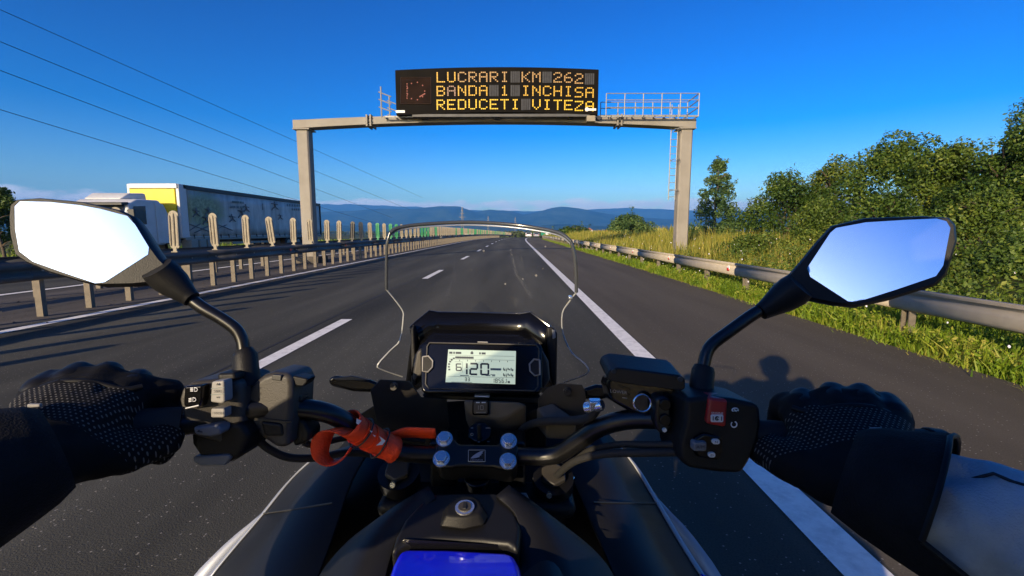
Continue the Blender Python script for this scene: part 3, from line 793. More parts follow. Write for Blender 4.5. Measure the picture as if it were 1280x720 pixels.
# the message sign stands on the beam
SY = GY - 0.72
sgn = thing('message_sign', 'dark electronic message sign with amber dot lettering on the gantry', 'sign', (0, SY, 0))
def sp(px, py, off=0.0): return on_y(px, py, SY) + Vector((0, -off, 0))
c = [sp(494.5, 144.2), sp(748.5, 142.8), sp(747.5, 86.2), sp(494.5, 88)]
lo = min(c[0].z, c[1].z); hi = (c[2].z + c[3].z) / 2; xl, xr = (c[0].x + c[3].x) / 2, (c[1].x + c[2].x) / 2
top = [(xl + (xr - xl) * i / 12, hi + 0.10 * (1 - (2 * i / 12 - 1) ** 2)) for i in range(13)]
bot = [(xl + (xr - xl) * i / 12, lo + 0.10 * (1 - (2 * i / 12 - 1) ** 2)) for i in range(13)]
poly = [Vector((x, SY, z)) for x, z in bot] + [Vector((x, SY, z)) for x, z in reversed(top)]
MB().prism(poly, (0, 0.55, 0)).build('cabinet', M['sign_case'], sgn, bevel=0.02)
for xx in (xl + 1.0, (xl + xr) / 2, xr - 1.0):
    MB().box((xx, SY + 0.45, (lo + top_mid) / 2 - 0.05), (0.18, 0.5, max(0.12, lo - top_mid + 0.35))).build('bracket', M['dark_metal'], sgn)
MB().box(((xl + xr) / 2 + 0.15, SY + 0.08, lo + 0.0), (xr - xl - 0.9, 0.12, 0.10)).build('lower_bar', M['galv_dark'], sgn)
MB().box((gx(733), SY - 0.02, lo - 0.16), (0.32, 0.28, 0.22)).build('sensor_box', M['paddle'], sgn, bevel=0.02)
MB().disc((gx(742), SY - 0.15, lo - 0.14), (0, 1, 0), 0.07, 0.22, 10).build('camera_unit', M['dark_metal'], sgn)
# pictogram field
px0, px1, py0, py1 = 501, 539, 97, 130
MB().prism([sp(px0, py1, .004), sp(px1, py1, .004), sp(px1, py0, .004), sp(px0, py0, .004)], (0, -0.012, 0)).build('picture_matrix', M['sign_picto'], sgn)
rim = MB()
for a_, b_ in (((px0, py1), (px1, py1)), ((px1, py1), (px1, py0)), ((px1, py0), (px0, py0)), ((px0, py0), (px0, py1))):
    rim.tube([sp(*a_, .018), sp(*b_, .018)], 0.014, 4)
rim.build('picture_rim', M['sign_picto_rim'], sgn)
faint = MB()
for i in range(9): 
    a = math.pi * 2 * i / 9; faint.box(sp(520 + 11 * math.cos(a), 114 + 11 * math.sin(a), .02), (0.04, 0.01, 0.04))
for q in range(7): faint.box(sp(509, 105 + q * 3, .02), (0.03, 0.01, 0.05))
for q in range(7): faint.box(sp(525 + q, 121 - q * 0.6, .02), (0.04, 0.01, 0.04))
faint.build('picture_lamp', M['red_lamp'], sgn)
GLYPH = {
 'L': "10000 10000 10000 10000 10000 10000 11111", 'U': "10001 10001 10001 10001 10001 10001 01110", 'C': "01110 10001 10000 10000 10000 10001 01110",
 'R': "11110 10001 10001 11110 10100 10010 10001", 'A': "01110 10001 10001 11111 10001 10001 10001", 'I': "01110 00100 00100 00100 00100 00100 01110",
 'K': "10001 10010 10100 11000 10100 10010 10001", 'M': "10001 11011 10101 10101 10001 10001 10001", '2': "01110 10001 00001 00110 01000 10000 11111",
 '6': "00110 01000 10000 11110 10001 10001 01110", 'B': "11110 10001 10001 11110 10001 10001 11110", 'N': "10001 11001 10101 10101 10011 10001 10001",
 'D': "11110 10001 10001 10001 10001 10001 11110", '1': "00100 01100 00100 00100 00100 00100 01110", 'H': "10001 10001 10001 11111 10001 10001 10001",
 'S': "01111 10000 10000 01110 00001 00001 11110", 'E': "11111 10000 10000 11110 10000 10000 11111", 'T': "11111 00100 00100 00100 00100 00100 00100",
 'V': "10001 10001 10001 10001 10001 01010 00100", 'Z': "11111 00001 00010 00100 01000 10000 11111"}
LINES = ["LUCRARI KM 262 ", "BANDA 1 INCHISA", "REDUCETI VITEZA"]
cell_me = None
for r_, text in enumerate(LINES):
    for k, ch in enumerate(text):
        cx = 551.0 + k * 13.28; cam_c = 3.6 * (1 - ((cx - 621) / 127) ** 2) * 0.55
        cy = (97.2 + r_ * 17.1) - cam_c + (0.9 if k > 12 else 0) + 1.0
        ctr = sp(cx, cy); wch, hch = 0.345, 0.40
        cell = MB().box(ctr + Vector((0, -0.004, 0)), (wch, 0.016, hch)).build('character_cell', M['sign_cell'] if ch == ' ' else M['sign_cell_lit'] if 'sign_cell_lit' in M else M['sign_case'], sgn)
        if ch == ' ':
            bars = MB()
            for q in range(4): bars.box(ctr + Vector((-wch / 2 + wch * (q + 1) / 5, -0.016, 0)), (0.012, 0.012, hch))
            bars.build('cell_bar', M['sign_case'], cell)
            continue
        dots = MB(); rows = GLYPH[ch].split()
        for yy_, row in enumerate(rows):
            for xx_, bit in enumerate(row):
                if bit == '1':
                    dots.box(ctr + Vector(((xx_ - 2) * 0.066, -0.016, (3 - yy_) * 0.054)), (0.046, 0.012, 0.040))
        if r_ == 0: mm = 'amber_mid' if ch in 'LU' and k < 2 else 'amber_dim'
        elif r_ == 1: mm = 'amber_faint' if k == 1 else 'amber_mid'
        else: mm = 'amber'
        dots.build('lit_letter', M[mm], cell, kind='stuff')
mk = MB().box(sp(500.5, 139.5, .004), (0.34, 0.012, 0.09)); mk.build('maker_plate', M['print_white'], sgn)
mk = MB().box(sp(740, 137.2, .03), (0.30, 0.012, 0.08)).disc(sp(733.5, 137, .03), (0, -1, 0), 0.075, 0.012, 12); mk.build('maker_plate', M['print_white'], sgn)

# ------------------------------------------------------------------ lorry on the other carriageway
TX = -15.5
tz = -0.06
lorry = thing('lorry', 'white articulated lorry with yellow bulkhead and pale printed curtain trailer', 'lorry', (TX - 1.25, 24, 0))
def tb(x0, x1, y0, y1, z0, z1): return ((TX - (x0 + x1) / 2, (y0 + y1) / 2, tz + (z0 + z1) / 2), (abs(x1 - x0), abs(y1 - y0), abs(z1 - z0)))
def ty(px): return TX / ((px - 645.0) / FPX)            # distance of a pixel column on the lorry's near side
YT0, YT1 = ty(227), ty(401.5)
ztop = 1.27 + (289 - 231) / FPX * YT0 - tz
zbot = 1.02
W_ = 2.3
MB().box(*tb(0.02, W_ - 0.02, YT0 + 0.1, YT1, zbot, ztop - 0.04)).build('trailer_body', M['white_paint'], lorry, bevel=0.02)
# curtain, printed
def curtain_mat():
    m, nt, b = new_mat('printed_curtain')
    tc = nt.nodes.new('ShaderNodeTexCoord')
    mp = nt.nodes.new('ShaderNodeMapping'); mp.inputs['Location'].default_value = (0, 0.34, -1.72); mp.inputs['Scale'].default_value = (0, 0.42, 0.75)
    nt.links.new(tc.outputs['Object'], mp.inputs[0])
    # a worn leafy print towards the front of the trailer
    gr = nt.nodes.new('ShaderNodeTexGradient'); gr.gradient_type = 'SPHERICAL'; nt.links.new(mp.outputs[0], gr.inputs[0])
    n = nt.nodes.new('ShaderNodeTexNoise'); n.inputs['Scale'].default_value = 5.5; n.inputs['Detail'].default_value = 8; n.inputs['Roughness'].default_value = 0.75; nt.links.new(tc.outputs['Object'], n.inputs['Vector'])
    mu = nt.nodes.new('ShaderNodeMath'); mu.operation = 'MULTIPLY'; nt.links.new(gr.outputs['Fac'], mu.inputs[0]); nt.links.new(n.outputs['Fac'], mu.inputs[1])
    r = nt.nodes.new('ShaderNodeValToRGB'); r.color_ramp.elements[0].position = 0.10; r.color_ramp.elements[1].position = 0.25; r.color_ramp.elements[1].color = (0.95, 0.95, 0.95, 1); r.color_ramp.elements[0].color = (0, 0, 0, 1); nt.links.new(mu.outputs[0], r.inputs[0])
    g = nt.nodes.new('ShaderNodeValToRGB'); g.color_ramp.elements[0].position = 0.35; g.color_ramp.elements[0].color = (0.11, 0.15, 0.05, 1); g.color_ramp.elements[1].position = 0.62; g.color_ramp.elements[1].color = (0.42, 0.44, 0.24, 1); nt.links.new(n.outputs['Fac'], g.inputs[0])
    st = nt.nodes.new('ShaderNodeTexNoise'); st.inputs['Scale'].default_value = 2; st.inputs['Detail'].default_value = 6
    sm_ = nt.nodes.new('ShaderNodeMapping'); sm_.inputs['Scale'].default_value = (1, 1.2, 0.35); nt.links.new(tc.outputs['Object'], sm_.inputs[0]); nt.links.new(sm_.outputs[0], st.inputs['Vector'])
    base = nt.nodes.new('ShaderNodeValToRGB'); base.color_ramp.elements[0].position = 0.3; base.color_ramp.elements[0].color = (0.36, 0.345, 0.31, 1); base.color_ramp.elements[1].position = 0.65; base.color_ramp.elements[1].color = (0.66, 0.64, 0.58, 1); nt.links.new(st.outputs['Fac'], base.inputs[0])
    mx = nt.nodes.new('ShaderNodeMix'); mx.data_type = 'RGBA'; nt.links.new(r.outputs[0], mx.inputs['Factor']); nt.links.new(base.outputs[0], mx.inputs['A']); nt.links.new(g.outputs[0], mx.inputs['B'])
    nt.links.new(mx.outputs['Result'], b.inputs['Base Color']); b.inputs['Roughness'].default_value = 0.55
    return m
M['curtain'] = curtain_mat()
cv = []; cf = []
ny_, nz_ = 60, 6
for j in range(nz_):
    for i in range(ny_):
        yy_ = YT0 + 0.55 + (YT1 - YT0 - 0.75) * i / (ny_ - 1); zz_ = zbot + 0.08 + (ztop - zbot - 0.30) * j / (nz_ - 1)
        cv.append((TX + 0.012 + 0.018 * math.sin(i * 1.3) * math.sin(math.pi * j / (nz_ - 1)) + 0.012 * mnoise.noise(Vector((yy_, zz_, 0))), yy_, tz + zz_))
for j in range(nz_ - 1):
    for i in range(ny_ - 1): cf.append((j * ny_ + i, j * ny_ + i + 1, (j + 1) * ny_ + i + 1, (j + 1) * ny_ + i))
curt = MB().add(cv, cf).build('side_curtain', M['curtain'], lorry, smooth=180, solid=0.006)
for k in range(22):
    yy_ = YT0 + 0.8 + (YT1 - YT0 - 1.2) * k / 21
    MB().box((TX + 0.045, yy_, tz + zbot + 0.05), (0.03, 0.05, 0.20)).build('curtain_strap', M['dark_metal'], curt)
MB().box(*tb(-0.05, 0.06, YT0 + 0.3, YT1 + 0.02, ztop - 0.20, ztop)).build('roof_rail', M['dark_metal'], lorry, bevel=0.015)
MB().box(*tb(-0.05, 0.06, YT0 + 0.2, YT1 + 0.02, zbot - 0.12, zbot + 0.03)).build('floor_rail', M['galv'], lorry, bevel=0.015)
MB().box(*tb(-0.05, 0.10, YT0, YT0 + 0.50, zbot, ztop + 0.005)).build('corner_post', M['white_paint'], lorry, bevel=0.03)
MB().box(*tb(W_ - 0.1, W_ + 0.02, YT0 - 0.02, YT0 + 0.2, zbot, ztop)).build('corner_post', M['white_paint'], lorry, bevel=0.02)
MB().box(*tb(-0.05, 0.06, YT1 + 0.021, YT1 + 0.14, zbot, ztop)).build('rear_frame', M['dark_metal'], lorry, bevel=0.02)
MB().box(*tb(0.12, W_ - 0.11, YT0 - 0.04, YT0 + 0.09, zbot + 0.1, ztop - 0.22)).build('bulkhead', M['yellow_paint'], lorry, bevel=0.03)
MB().box(*tb(0.0, W_ - 0.1, YT0 - 0.06, YT0 + 0.09, ztop - 0.20, ztop + 0.01)).build('top_rail', M['white_paint'], lorry, bevel=0.02)
# printed figures and lines on the curtain
fig = MB()
def fp(px, py):
    y_ = ty(px); return Vector((TX + 0.065, y_, 1.27 + (289 - py) / FPX * y_))
for fx, fy, s in ((246, 267, 1.0), (258, 276, 1.1), (261, 265, 0.8), (303, 268, 1.1), (309, 262, 0.9), (291, 274, 0.9), (345, 259, 1.0), (351, 272, 0.7)):
    fig.tube([fp(fx, fy - 4 * s), fp(fx + .6 * s, fy)], 0.055 * s, 5); fig.disc(fp(fx + random.uniform(-1, 1), fy - 5.6 * s), (1, 0, 0), 0.07 * s, 0.01, 8)
    for dx, dy in ((-4, 4), (4, 3.2)): fig.tube([fp(fx + .6, fy), fp(fx + dx * .6 * s, fy + dy * .5 * s), fp(fx + dx * s, fy + dy * s)], 0.032 * s, 4)
    for dx, dy in ((-4, -4), (4, -2.5)): fig.tube([fp(fx, fy - 3.4 * s), fp(fx + dx * s, fy + dy * s)], 0.026 * s, 4)
fig.build('printed_figure', M['print_faded'], curt, kind='stuff')
cur = MB()
for a_, b_ in (((236, 280), (262, 290)), ((242, 291), (268, 279)), ((262, 290), (283, 281)), ((268, 279), (290, 288)), ((236, 288), (250, 280)), ((330, 255), (329.8, 263))):
    cur.tube([fp(*a_), fp(*b_)], 0.02, 4)
cur.build('printed_line', M['print_faded'], curt, kind='stuff')
txt = MB()
for row, (a_, b_) in enumerate((((360, 257), (397, 258.5)), ((366, 262), (397, 263)), ((292, 253), (306, 254)), ((290, 259), (307, 260)))):
    n_ = 12
    for q in range(n_):
        if random.random() < 0.2: continue
        u = q / n_; px = a_[0] + (b_[0] - a_[0]) * u; py = a_[1] + (b_[1] - a_[1]) * u
        txt.add([fp(px, py + 1.3), fp(px + 1.6, py + 1.3), fp(px + 1.6, py - 1.3), fp(px, py - 1.3)], [(0, 1, 2, 3)])
txt.build('printed_text', M['lcd_grey'], curt, kind='stuff')
# cab
YC0, YC1 = ty(157), ty(209)
zc = 1.27 + (289 - 251) / FPX * (YC0 + 1.2) - tz
cabp = [(YC0 + 0.05, 0.55), (YC0, 1.2), (YC0 + 0.06, 1.75), (YC0 + 0.38, zc - 0.15), (YC0 + 0.75, zc + 0.02), (YC1 - 0.25, zc + 0.05), (YC1, zc - 0.25), (YC1, 0.75)]
cab = MB().prism([(TX - 0.02, y_, tz + z_) for y_, z_ in cabp], (-2.42, 0, 0)).build('cab', M['white_paint'], lorry, bevel=0.09, seg=3)
MB().prism([(TX - 0.01, y_, tz + z_) for y_, z_ in ((YC0 + 0.30, 1.62), (YC0 + 0.52, zc - 0.28), (YC0 + 1.12, zc - 0.24), (YC0 + 1.12, 1.62))], (0.012, 0, 0)).build('side_window', M['auto_glass'], cab, bevel=0.004)
MB().prism([(TX - 0.015, y_, tz + z_) for y_, z_ in ((YC0 + 0.18, 0.85), (YC0 + 0.22, 1.60), (YC0 + 1.22, 1.60), (YC0 + 1.22, 0.85))], (0.014, 0, 0)).build('door', M['white_paint'], cab, bevel=0.02)
MB().box((TX + 0.02, YC0 + 1.05, tz + 1.35), (0.03, 0.16, 0.05)).build('handle', M['dark_metal'], cab)
ws = [(YC0 - 0.02, 1.70), (YC0 + 0.30, zc - 0.22)]
MB().prism([(TX - 0.15, ws[0][0], tz + ws[0][1]), (TX - 2.3, ws[0][0], tz + ws[0][1]), (TX - 2.25, ws[1][0], tz + ws[1][1]), (TX - 0.2, ws[1][0], tz + ws[1][1])], (0, -0.03, 0.0)).build('windscreen', M['auto_glass'], cab)
MB().prism([(TX - 0.1, YC0 + 0.38, tz + zc - 0.12), (TX - 2.34, YC0 + 0.38, tz + zc - 0.12), (TX - 2.34, YC0 + 0.05, tz + zc - 0.16), (TX - 0.1, YC0 + 0.05, tz + zc - 0.16)], (0, 0, -0.09)).build('sun_visor', M['dark_metal'], cab)
MB().box((TX - 1.2, YC0 - 0.02, tz + 1.0), (2.0, 0.06, 0.75)).build('grille', M['dark_metal'], cab, bevel=0.02)
MB().box((TX - 1.2, YC0 - 0.03, tz + 0.48), (2.42, 0.3, 0.36)).build('bumper', M['white_paint'], cab, bevel=0.05)
for xx in (0.32, 2.1): MB().box((TX - xx, YC0 - 0.10, tz + 0.62), (0.42, 0.2, 0.2)).build('headlight', M['reflect_white'], cab, bevel=0.04)
mir = MB().box((TX + 0.20, YC0 + 0.15, tz + 1.95), (0.24, 0.10, 0.50)); mir.tube([(TX - 0.05, YC0 + 0.25, tz + 2.15), (TX + 0.2, YC0 + 0.15, tz + 2.15)], 0.025, 6); mir.build('door_mirror', M['dark_metal'], cab, bevel=0.03)
defl = [(YC0 + 0.75, zc + 0.03), (YC0 + 1.2, zc + 0.30), (YC1 - 0.1, zc + 0.36), (YC1 - 0.05, zc + 0.0)]
MB().prism([(TX - 0.7, y_, tz + z_) for y_, z_ in defl], (-1.6, 0, 0)).build('roof_deflector', M['white_paint'], lorry, bevel=0.08, seg=3)
fair = [(YC1 - 0.55, 0.8), (YC1 - 0.55, zc - 0.05), (YC1 - 0.1, zc - 0.12), (YC1 + 0.12, zc - 0.5), (YC1 + 0.15, 0.8)]
MB().prism([(TX + 0.02, y_, tz + z_) for y_, z_ in fair], (-0.06, 0, 0)).build('side_fairing', M['white_paint'], lorry, bevel=0.02)
MB().box((TX - 1.25, (YC0 + YT1) / 2, tz + 0.85), (0.9, YT1 - YC0 - 1.0, 0.22)).build('chassis', M['dark_metal'], lorry)
for dy in (YT0 + 0.6, YT0 + 1.2, YT0 + 1.8):
    MB().box((TX - 0.05, dy, tz + 0.72), (0.5, 0.5, 0.42)).build('tank', M['galv'], lorry, bevel=0.06)
MB().box((TX - 0.02, YT0 + 6.0, tz + 0.70), (0.06, 4.2, 0.12)).build('side_guard', M['galv'], lorry)
MB().box((TX - 0.02, YT0 + 6.0, tz + 0.45), (0.06, 4.2, 0.12)).build('side_guard', M['galv'], lorry)
for yw in (YC0 + 0.95, YC0 + 4.6, YT1 - 5.2, YT1 - 3.8, YT1 - 2.4):
    for xx in (-0.02, -2.18):
        wh = MB().tube([(TX + xx, yw, tz + 0.5), (TX + xx - 0.3, yw, tz + 0.5)], 0.5, 20).build('wheel', M['rubber'], lorry, smooth=40)
        MB().tube([(TX + xx + 0.012, yw, tz + 0.5), (TX + xx - 0.1, yw, tz + 0.5)], [0.28, 0.26], 16).build('rim', M['galv'], wh)

# ------------------------------------------------------------------ overhead lines and far pylons
def pylon(px, top_py, y, label, group):
    x = (px - 645) / FPX * y; ztop_ = 1.27 + (289 - top_py) / FPX * y; z0_ = land(x, y) - 0.5
    p = thing('pylon', label, 'pylon', (x, y, z0_), group)
    H = ztop_ - z0_; a0, a1 = H * 0.055, H * 0.008; t = H * 0.006
    mb = MB()
    cor = [(-1, -1), (1, -1), (1, 1), (-1, 1)]
    for sx, sy in cor: mb.tube([(x + sx * a0, y + sy * a0, z0_), (x + sx * a1, y + sy * a1, ztop_)], t, 4)
    for k in range(12):
        u0, u1 = k / 12, (k + 1) / 12; w0 = a0 + (a1 - a0) * u0; w1 = a0 + (a1 - a0) * u1
        for q in range(4):
            s0, s1 = cor[q], cor[(q + 1) % 4]
            mb.tube([(x + s0[0] * w0, y + s0[1] * w0, z0_ + H * u0), (x + s1[0] * w1, y + s1[1] * w1, z0_ + H * u1)], t * 0.7, 3)
    mb.build('lattice_mast', M['rail_steel'], p)
    for u, L in ((0.80, 0.075), (0.68, 0.11), (0.90, 0.05)):
        MB().prism([(x - H * L, y, z0_ + H * u), (x, y - H * .015, z0_ + H * (u - .012)), (x + H * L, y, z0_ + H * u), (x, y + H * .015, z0_ + H * (u + 0.012))], (0, 0, H * 0.005)).build('cross_arm', M['rail_steel'], p)
    return p
pylon(578.5, 259.5, 520, 'tallest pale lattice pylon rising beyond the paddles', 'far pylons')
pylon(610.5, 270.5, 760, 'shorter pylon with a stout head, middle of the three far ones', 'far pylons')
pylon(644.0, 272.0, 900, 'thin pylon above the vanishing road, before the mountain dip', 'far pylons')
def cable(label, pts_px, ya, yb, r0):
    (xa, qa), (xb, qb) = pts_px[0], pts_px[-1]
    pa = on_y(xa, qa, ya); pb = on_y(xb, qb, yb)
    mid_px = pts_px[1]
    path = []
    # sag: choose it so that the hanging line passes the middle sighting
    best = (1e9, 0)
    for s in range(0, 400):
        sag = s * 0.1
        dmin = 1e9
        for k in range(1, 40):
            t = k / 40; p = pa.lerp(pb, t); p.z -= sag * 4 * t * (1 - t)
            q = p - EYE; d = q.dot(CF); X = 640 + q.dot(CR) / d * FPX; Y = 360 - q.dot(CU) / d * FPX
            if abs(X - mid_px[0]) < 14: dmin = min(dmin, abs(Y - mid_px[1]) + abs(X - mid_px[0]) * 0.4)
        if dmin < best[0]: best = (dmin, sag)
    sag = best[1]
    for k in range(-6, 61):
        t = k / 60; p = pa.lerp(pb, t); p.z -= sag * 4 * t * (1 - t); path.append(p)
    rad = [r0 * (1 + 1.2 * max(0, k) / 60) for k in range(-6, 61)]
    o = MB().tube(path, rad, 5).build('power_cable', M['wire'], None, smooth=60)
    tag(o, label, 'cable', 'power lines sagging across the left sky')
cable('topmost thin power cable sagging across the blue sky', [(0, 12), (365, 163), (528, 247)], 60, 420, 0.040)
cable('second power cable down, crossing the gantry post below its flange', [(0, 52), (370, 197), (512, 262)], 58, 420, 0.042)
cable('third power cable down, just above the trailer roof', [(0, 88), (365, 218), (490, 272)], 56, 420, 0.042)
cable('lowest power cable, dipping behind the trailer roof edge', [(0, 137), (340, 241), (470, 279)], 54, 420, 0.040)

# ------------------------------------------------------------------ vegetation
def rnd_unit(n):
    v = RNG.normal(size=(n, 3)); return v / np.linalg.norm(v, axis=1, keepdims=True)
def leaves_at(c, nrm, size, aspect=0.55):
    """one folded leaf (two triangles along a midrib) at every point"""
    n = len(c)
    t = np.cross(nrm, rnd_unit(n)); t /= np.linalg.norm(t, axis=1, keepdims=True) + 1e-9
    s = np.cross(nrm, t)
    L = (size * RNG.uniform(0.6, 1.35, n))[:, None]
    a = c - t * L * 0.5; b = c + t * L * 0.5
    l = c + s * L * 0.5 * aspect + nrm * L * 0.12; r = c - s * L * 0.5 * aspect + nrm * L * 0.12
    v = np.stack([a, l, b, r], 1).reshape(-1, 3)
    k = np.arange(n)[:, None] * 4
    return v, np.concatenate([k + np.array([[0, 1, 2]]), k + np.array([[0, 2, 3]])])
def tree(label, cat, name, x, y, h, rad, mkey, nleaf, leaf=0.10, clumps=26, base=0.15, shape=0.55, group='trees and bushes along the right bank', spiky=0.0, trunk_r=None, zg=None):
    zg = land(x, y) - 0.08 if zg is None else zg
    t = thing(name, label, cat, (x, y, zg), group)
    rs = np.random.default_rng(int(abs(x * 131 + y * 977)) + 5)
    # branch skeleton
    tips = []
    mb = MB(); tr = trunk_r or 0.03 * h ** 0.8
    nst = 1 if spiky or h > 4.3 else 3
    for s_ in range(nst):
        lean = Vector((rs.normal() * 0.12, rs.normal() * 0.12, 1))
        path = [Vector((x + rs.normal() * 0.05 * nst, y + rs.normal() * 0.05 * nst, zg - 0.1))]
        for k in range(1, 6):
            path.append(Vector((x, y, zg)) + Vector((lean.x * h * k / 5 + rs.normal() * 0.04 * h * .3, lean.y * h * k / 5, h * 0.86 * k / 5)))
        mb.tube(path, [tr * (1 - 0.85 * k / 5) for k in range(6)], 7)
        for q in range(9):
            u = rs.uniform(base + 0.05, 0.9); p0 = path[min(5, int(u * 5))].lerp(path[min(5, int(u * 5) + 1)], u * 5 - int(u * 5))
            a = rs.uniform(0, 6.28); rr = rad * rs.uniform(0.25, 0.6) * (1 - 0.6 * u if spiky else 1)
            p2 = p0 + Vector((math.cos(a) * rr, math.sin(a) * rr, min(rr * rs.uniform(0.25, 0.8), max(0.02, zg + 0.86 * h - p0.z))))
            p1 = p0.lerp(p2, 0.5) + Vector((0, 0, 0.06 * rr))
            mb.tube([p0, p1, p2], [tr * 0.42, tr * 0.25, tr * 0.06], 5); tips.append(p2)
    mb.build('trunk', M['bark'], t, smooth=60)
    # crown: leaf clumps of uneven size spread through the envelope
    C_, Rr = [], []
    for q in range(clumps):
        u = rs.uniform(base, 1.0) ** (1.5 if spiky else 0.85)
        prof = math.sin(math.pi * min(1, (u - base * .6) / (1.08 - base * .6)) ** shape) if not spiky else (1.0 - u) ** 0.85 * 0.85 + 0.06
        a = rs.uniform(0, 6.28); rr = rad * prof * math.sqrt(rs.uniform(0.15, 1.0)) * rs.uniform(0.8, 1.12)
        cl = rad * rs.uniform(0.20, 0.42) * (0.42 if spiky else 1)
        C_.append((x + rr * math.cos(a), y + rr * math.sin(a), zg + u * (h - cl * 0.7))); Rr.append(cl)
    C_ = np.array(C_); Rr = np.array(Rr)
    p = Rr ** 2 / np.sum(Rr ** 2); idx = RNG.choice(len(C_), nleaf, p=p)
    d = rnd_unit(nleaf); rr = Rr[idx] * RNG.uniform(0.45, 1.08, nleaf) ** 0.6
    pos = C_[idx] + d * rr[:, None] * np.array([1, 1, 0.85])
    # stray shoots that break the outline
    ns = max(8, clumps // 2); sh = []
    for q in range(ns):
        k = rs.integers(len(C_)); a = rnd_unit(1)[0]; a[2] = abs(a[2]) + 0.5; a /= np.linalg.norm(a)
        L = Rr[k] * rs.uniform(1.1, 1.9)
        for m_ in range(14): sh.append(C_[k] + a * L * (0.5 + 0.5 * m_ / 14) + RNG.normal(size=3) * leaf * 0.45)
    pos = np.concatenate([pos, np.array(sh)])
    d = np.concatenate([d, rnd_unit(len(sh))])
    keep = pos[:, 2] > zg + 0.03; pos, d = pos[keep], d[keep]
    nrm = d * 0.6 + rnd_unit(len(pos)) * 0.8 + np.array([0, 0, 0.35]); nrm /= np.linalg.norm(nrm, axis=1, keepdims=True)
    v, f = leaves_at(pos, nrm, leaf)
    np_mesh('crown', v, f, M[mkey], t)
    return t
def X(px, y): return (px - 645) / FPX * y
G1 = 'trees and bushes along the right bank'
def bush(label, px, y, top_py, wpx, mkey, nleaf, **k):
    x = X(px, y); h = 1.27 + (289 - top_py) / FPX * y - land(x, y); r = wpx / 2 / FPX * y
    return tree(label, k.pop('cat', 'bush'), k.pop('name', 'bush'), x, y, h, r, mkey, nleaf, **k)
bush('slender young tree with loose leafy shoots just right of the gantry post', 891, 27, 200, 88, 'bush_cool', 12000, cat='tree', name='young_tree', spiky=1, clumps=150, leaf=0.13, base=0.02)
bush('dark rounded bush first right of the slender young tree', 975, 20.5, 212, 112, 'bush_dark', 15000, clumps=34, leaf=0.11)
bush('bush with tall thin shoots rising behind the mirror tip', 1043, 20, 196, 92, 'bush_olive', 11000, clumps=32, leaf=0.11, shape=0.8)
bush('tall domed tree, highest crown left of the mirror top edge', 1112, 16.5, 160, 118, 'bush_dark', 17000, clumps=38, leaf=0.105, cat='tree', name='broad_tree')
bush('mid green bush directly above the right mirror', 1178, 14.2, 178, 112, 'bush_olive', 16000, clumps=34, leaf=0.095)
bush('dense dark bush between the mirror and the picture edge', 1243, 12.6, 166, 112, 'bush_dark', 17000, clumps=34, leaf=0.09)
bush('dark tree at the edge of the view beyond the dense bush', 1300, 11.5, 132, 140, 'bush_dark', 19000, clumps=34, leaf=0.09, cat='tree', name='broad_tree')
bush('tall tree with an overhanging leafy bough at the picture edge', 1322, 13.0, 70, 150, 'bush_cool', 15000, clumps=46, leaf=0.10, cat='tree', name='overhanging_tree', base=0.45)
bush('low spreading shrub in the dry grass beside the gantry foot', 945, 15.0, 288, 96, 'bush_olive', 8000, clumps=20, leaf=0.08, base=0.05)
bush('yellow green shrub in front of the rounded dark bush', 1018, 14.5, 246, 100, 'bush_olive', 9000, clumps=24, leaf=0.085, base=0.05)
bush('leafy shrub partly covered by the right mirror stem side', 1100, 11.5, 235, 120, 'bush_dark', 10000, clumps=26, leaf=0.08, base=0.05)
bush('broad shrub behind the right end of the guard rail', 1215, 9.8, 236, 130, 'bush_olive', 13000, clumps=28, leaf=0.075, base=0.03)
bush('low leafy shrub at the picture edge, resting against the rail', 1275, 8.6, 282, 130, 'bush_dark', 9500, clumps=24, leaf=0.07, base=0.03)
bush('wild plant clump below the mirror, just behind the rail', 1165, 8.4, 318, 100, 'bush_olive', 6500, clumps=20, leaf=0.06, base=0.03)
bush('round grey green bush on the bank well beyond the gantry', 783, 44, 266, 58, 'bush_cool', 6500, clumps=26, leaf=0.20)
bush('dark bush farthest down the bank, beside the windscreen corner', 719, 78, 281, 44, 'bush_dark', 3500, clumps=20, leaf=0.30)
bush('small dark tree hugging the distant bend', 700, 115, 286, 30, 'bush_dark', 2000, clumps=16, leaf=0.4)
G2 = 'trees beyond the opposite carriageway'
bush('dark tree at the left picture edge behind the left mirror', 2, 27, 232, 62, 'bush_dark', 6000, clumps=24, leaf=0.16, group=G2, cat='tree', name='broad_tree')
bush('low tree seen over the lorry cab roof', 132, 46, 240, 66, 'bush_dark', 4500, clumps=20, leaf=0.24, group=G2, cat='tree', name='broad_tree')
bush('low tree hidden mostly behind the left mirror housing', 62, 38, 248, 80, 'bush_olive', 4500, clumps=20, leaf=0.2, group=G2, cat='tree', name='broad_tree')

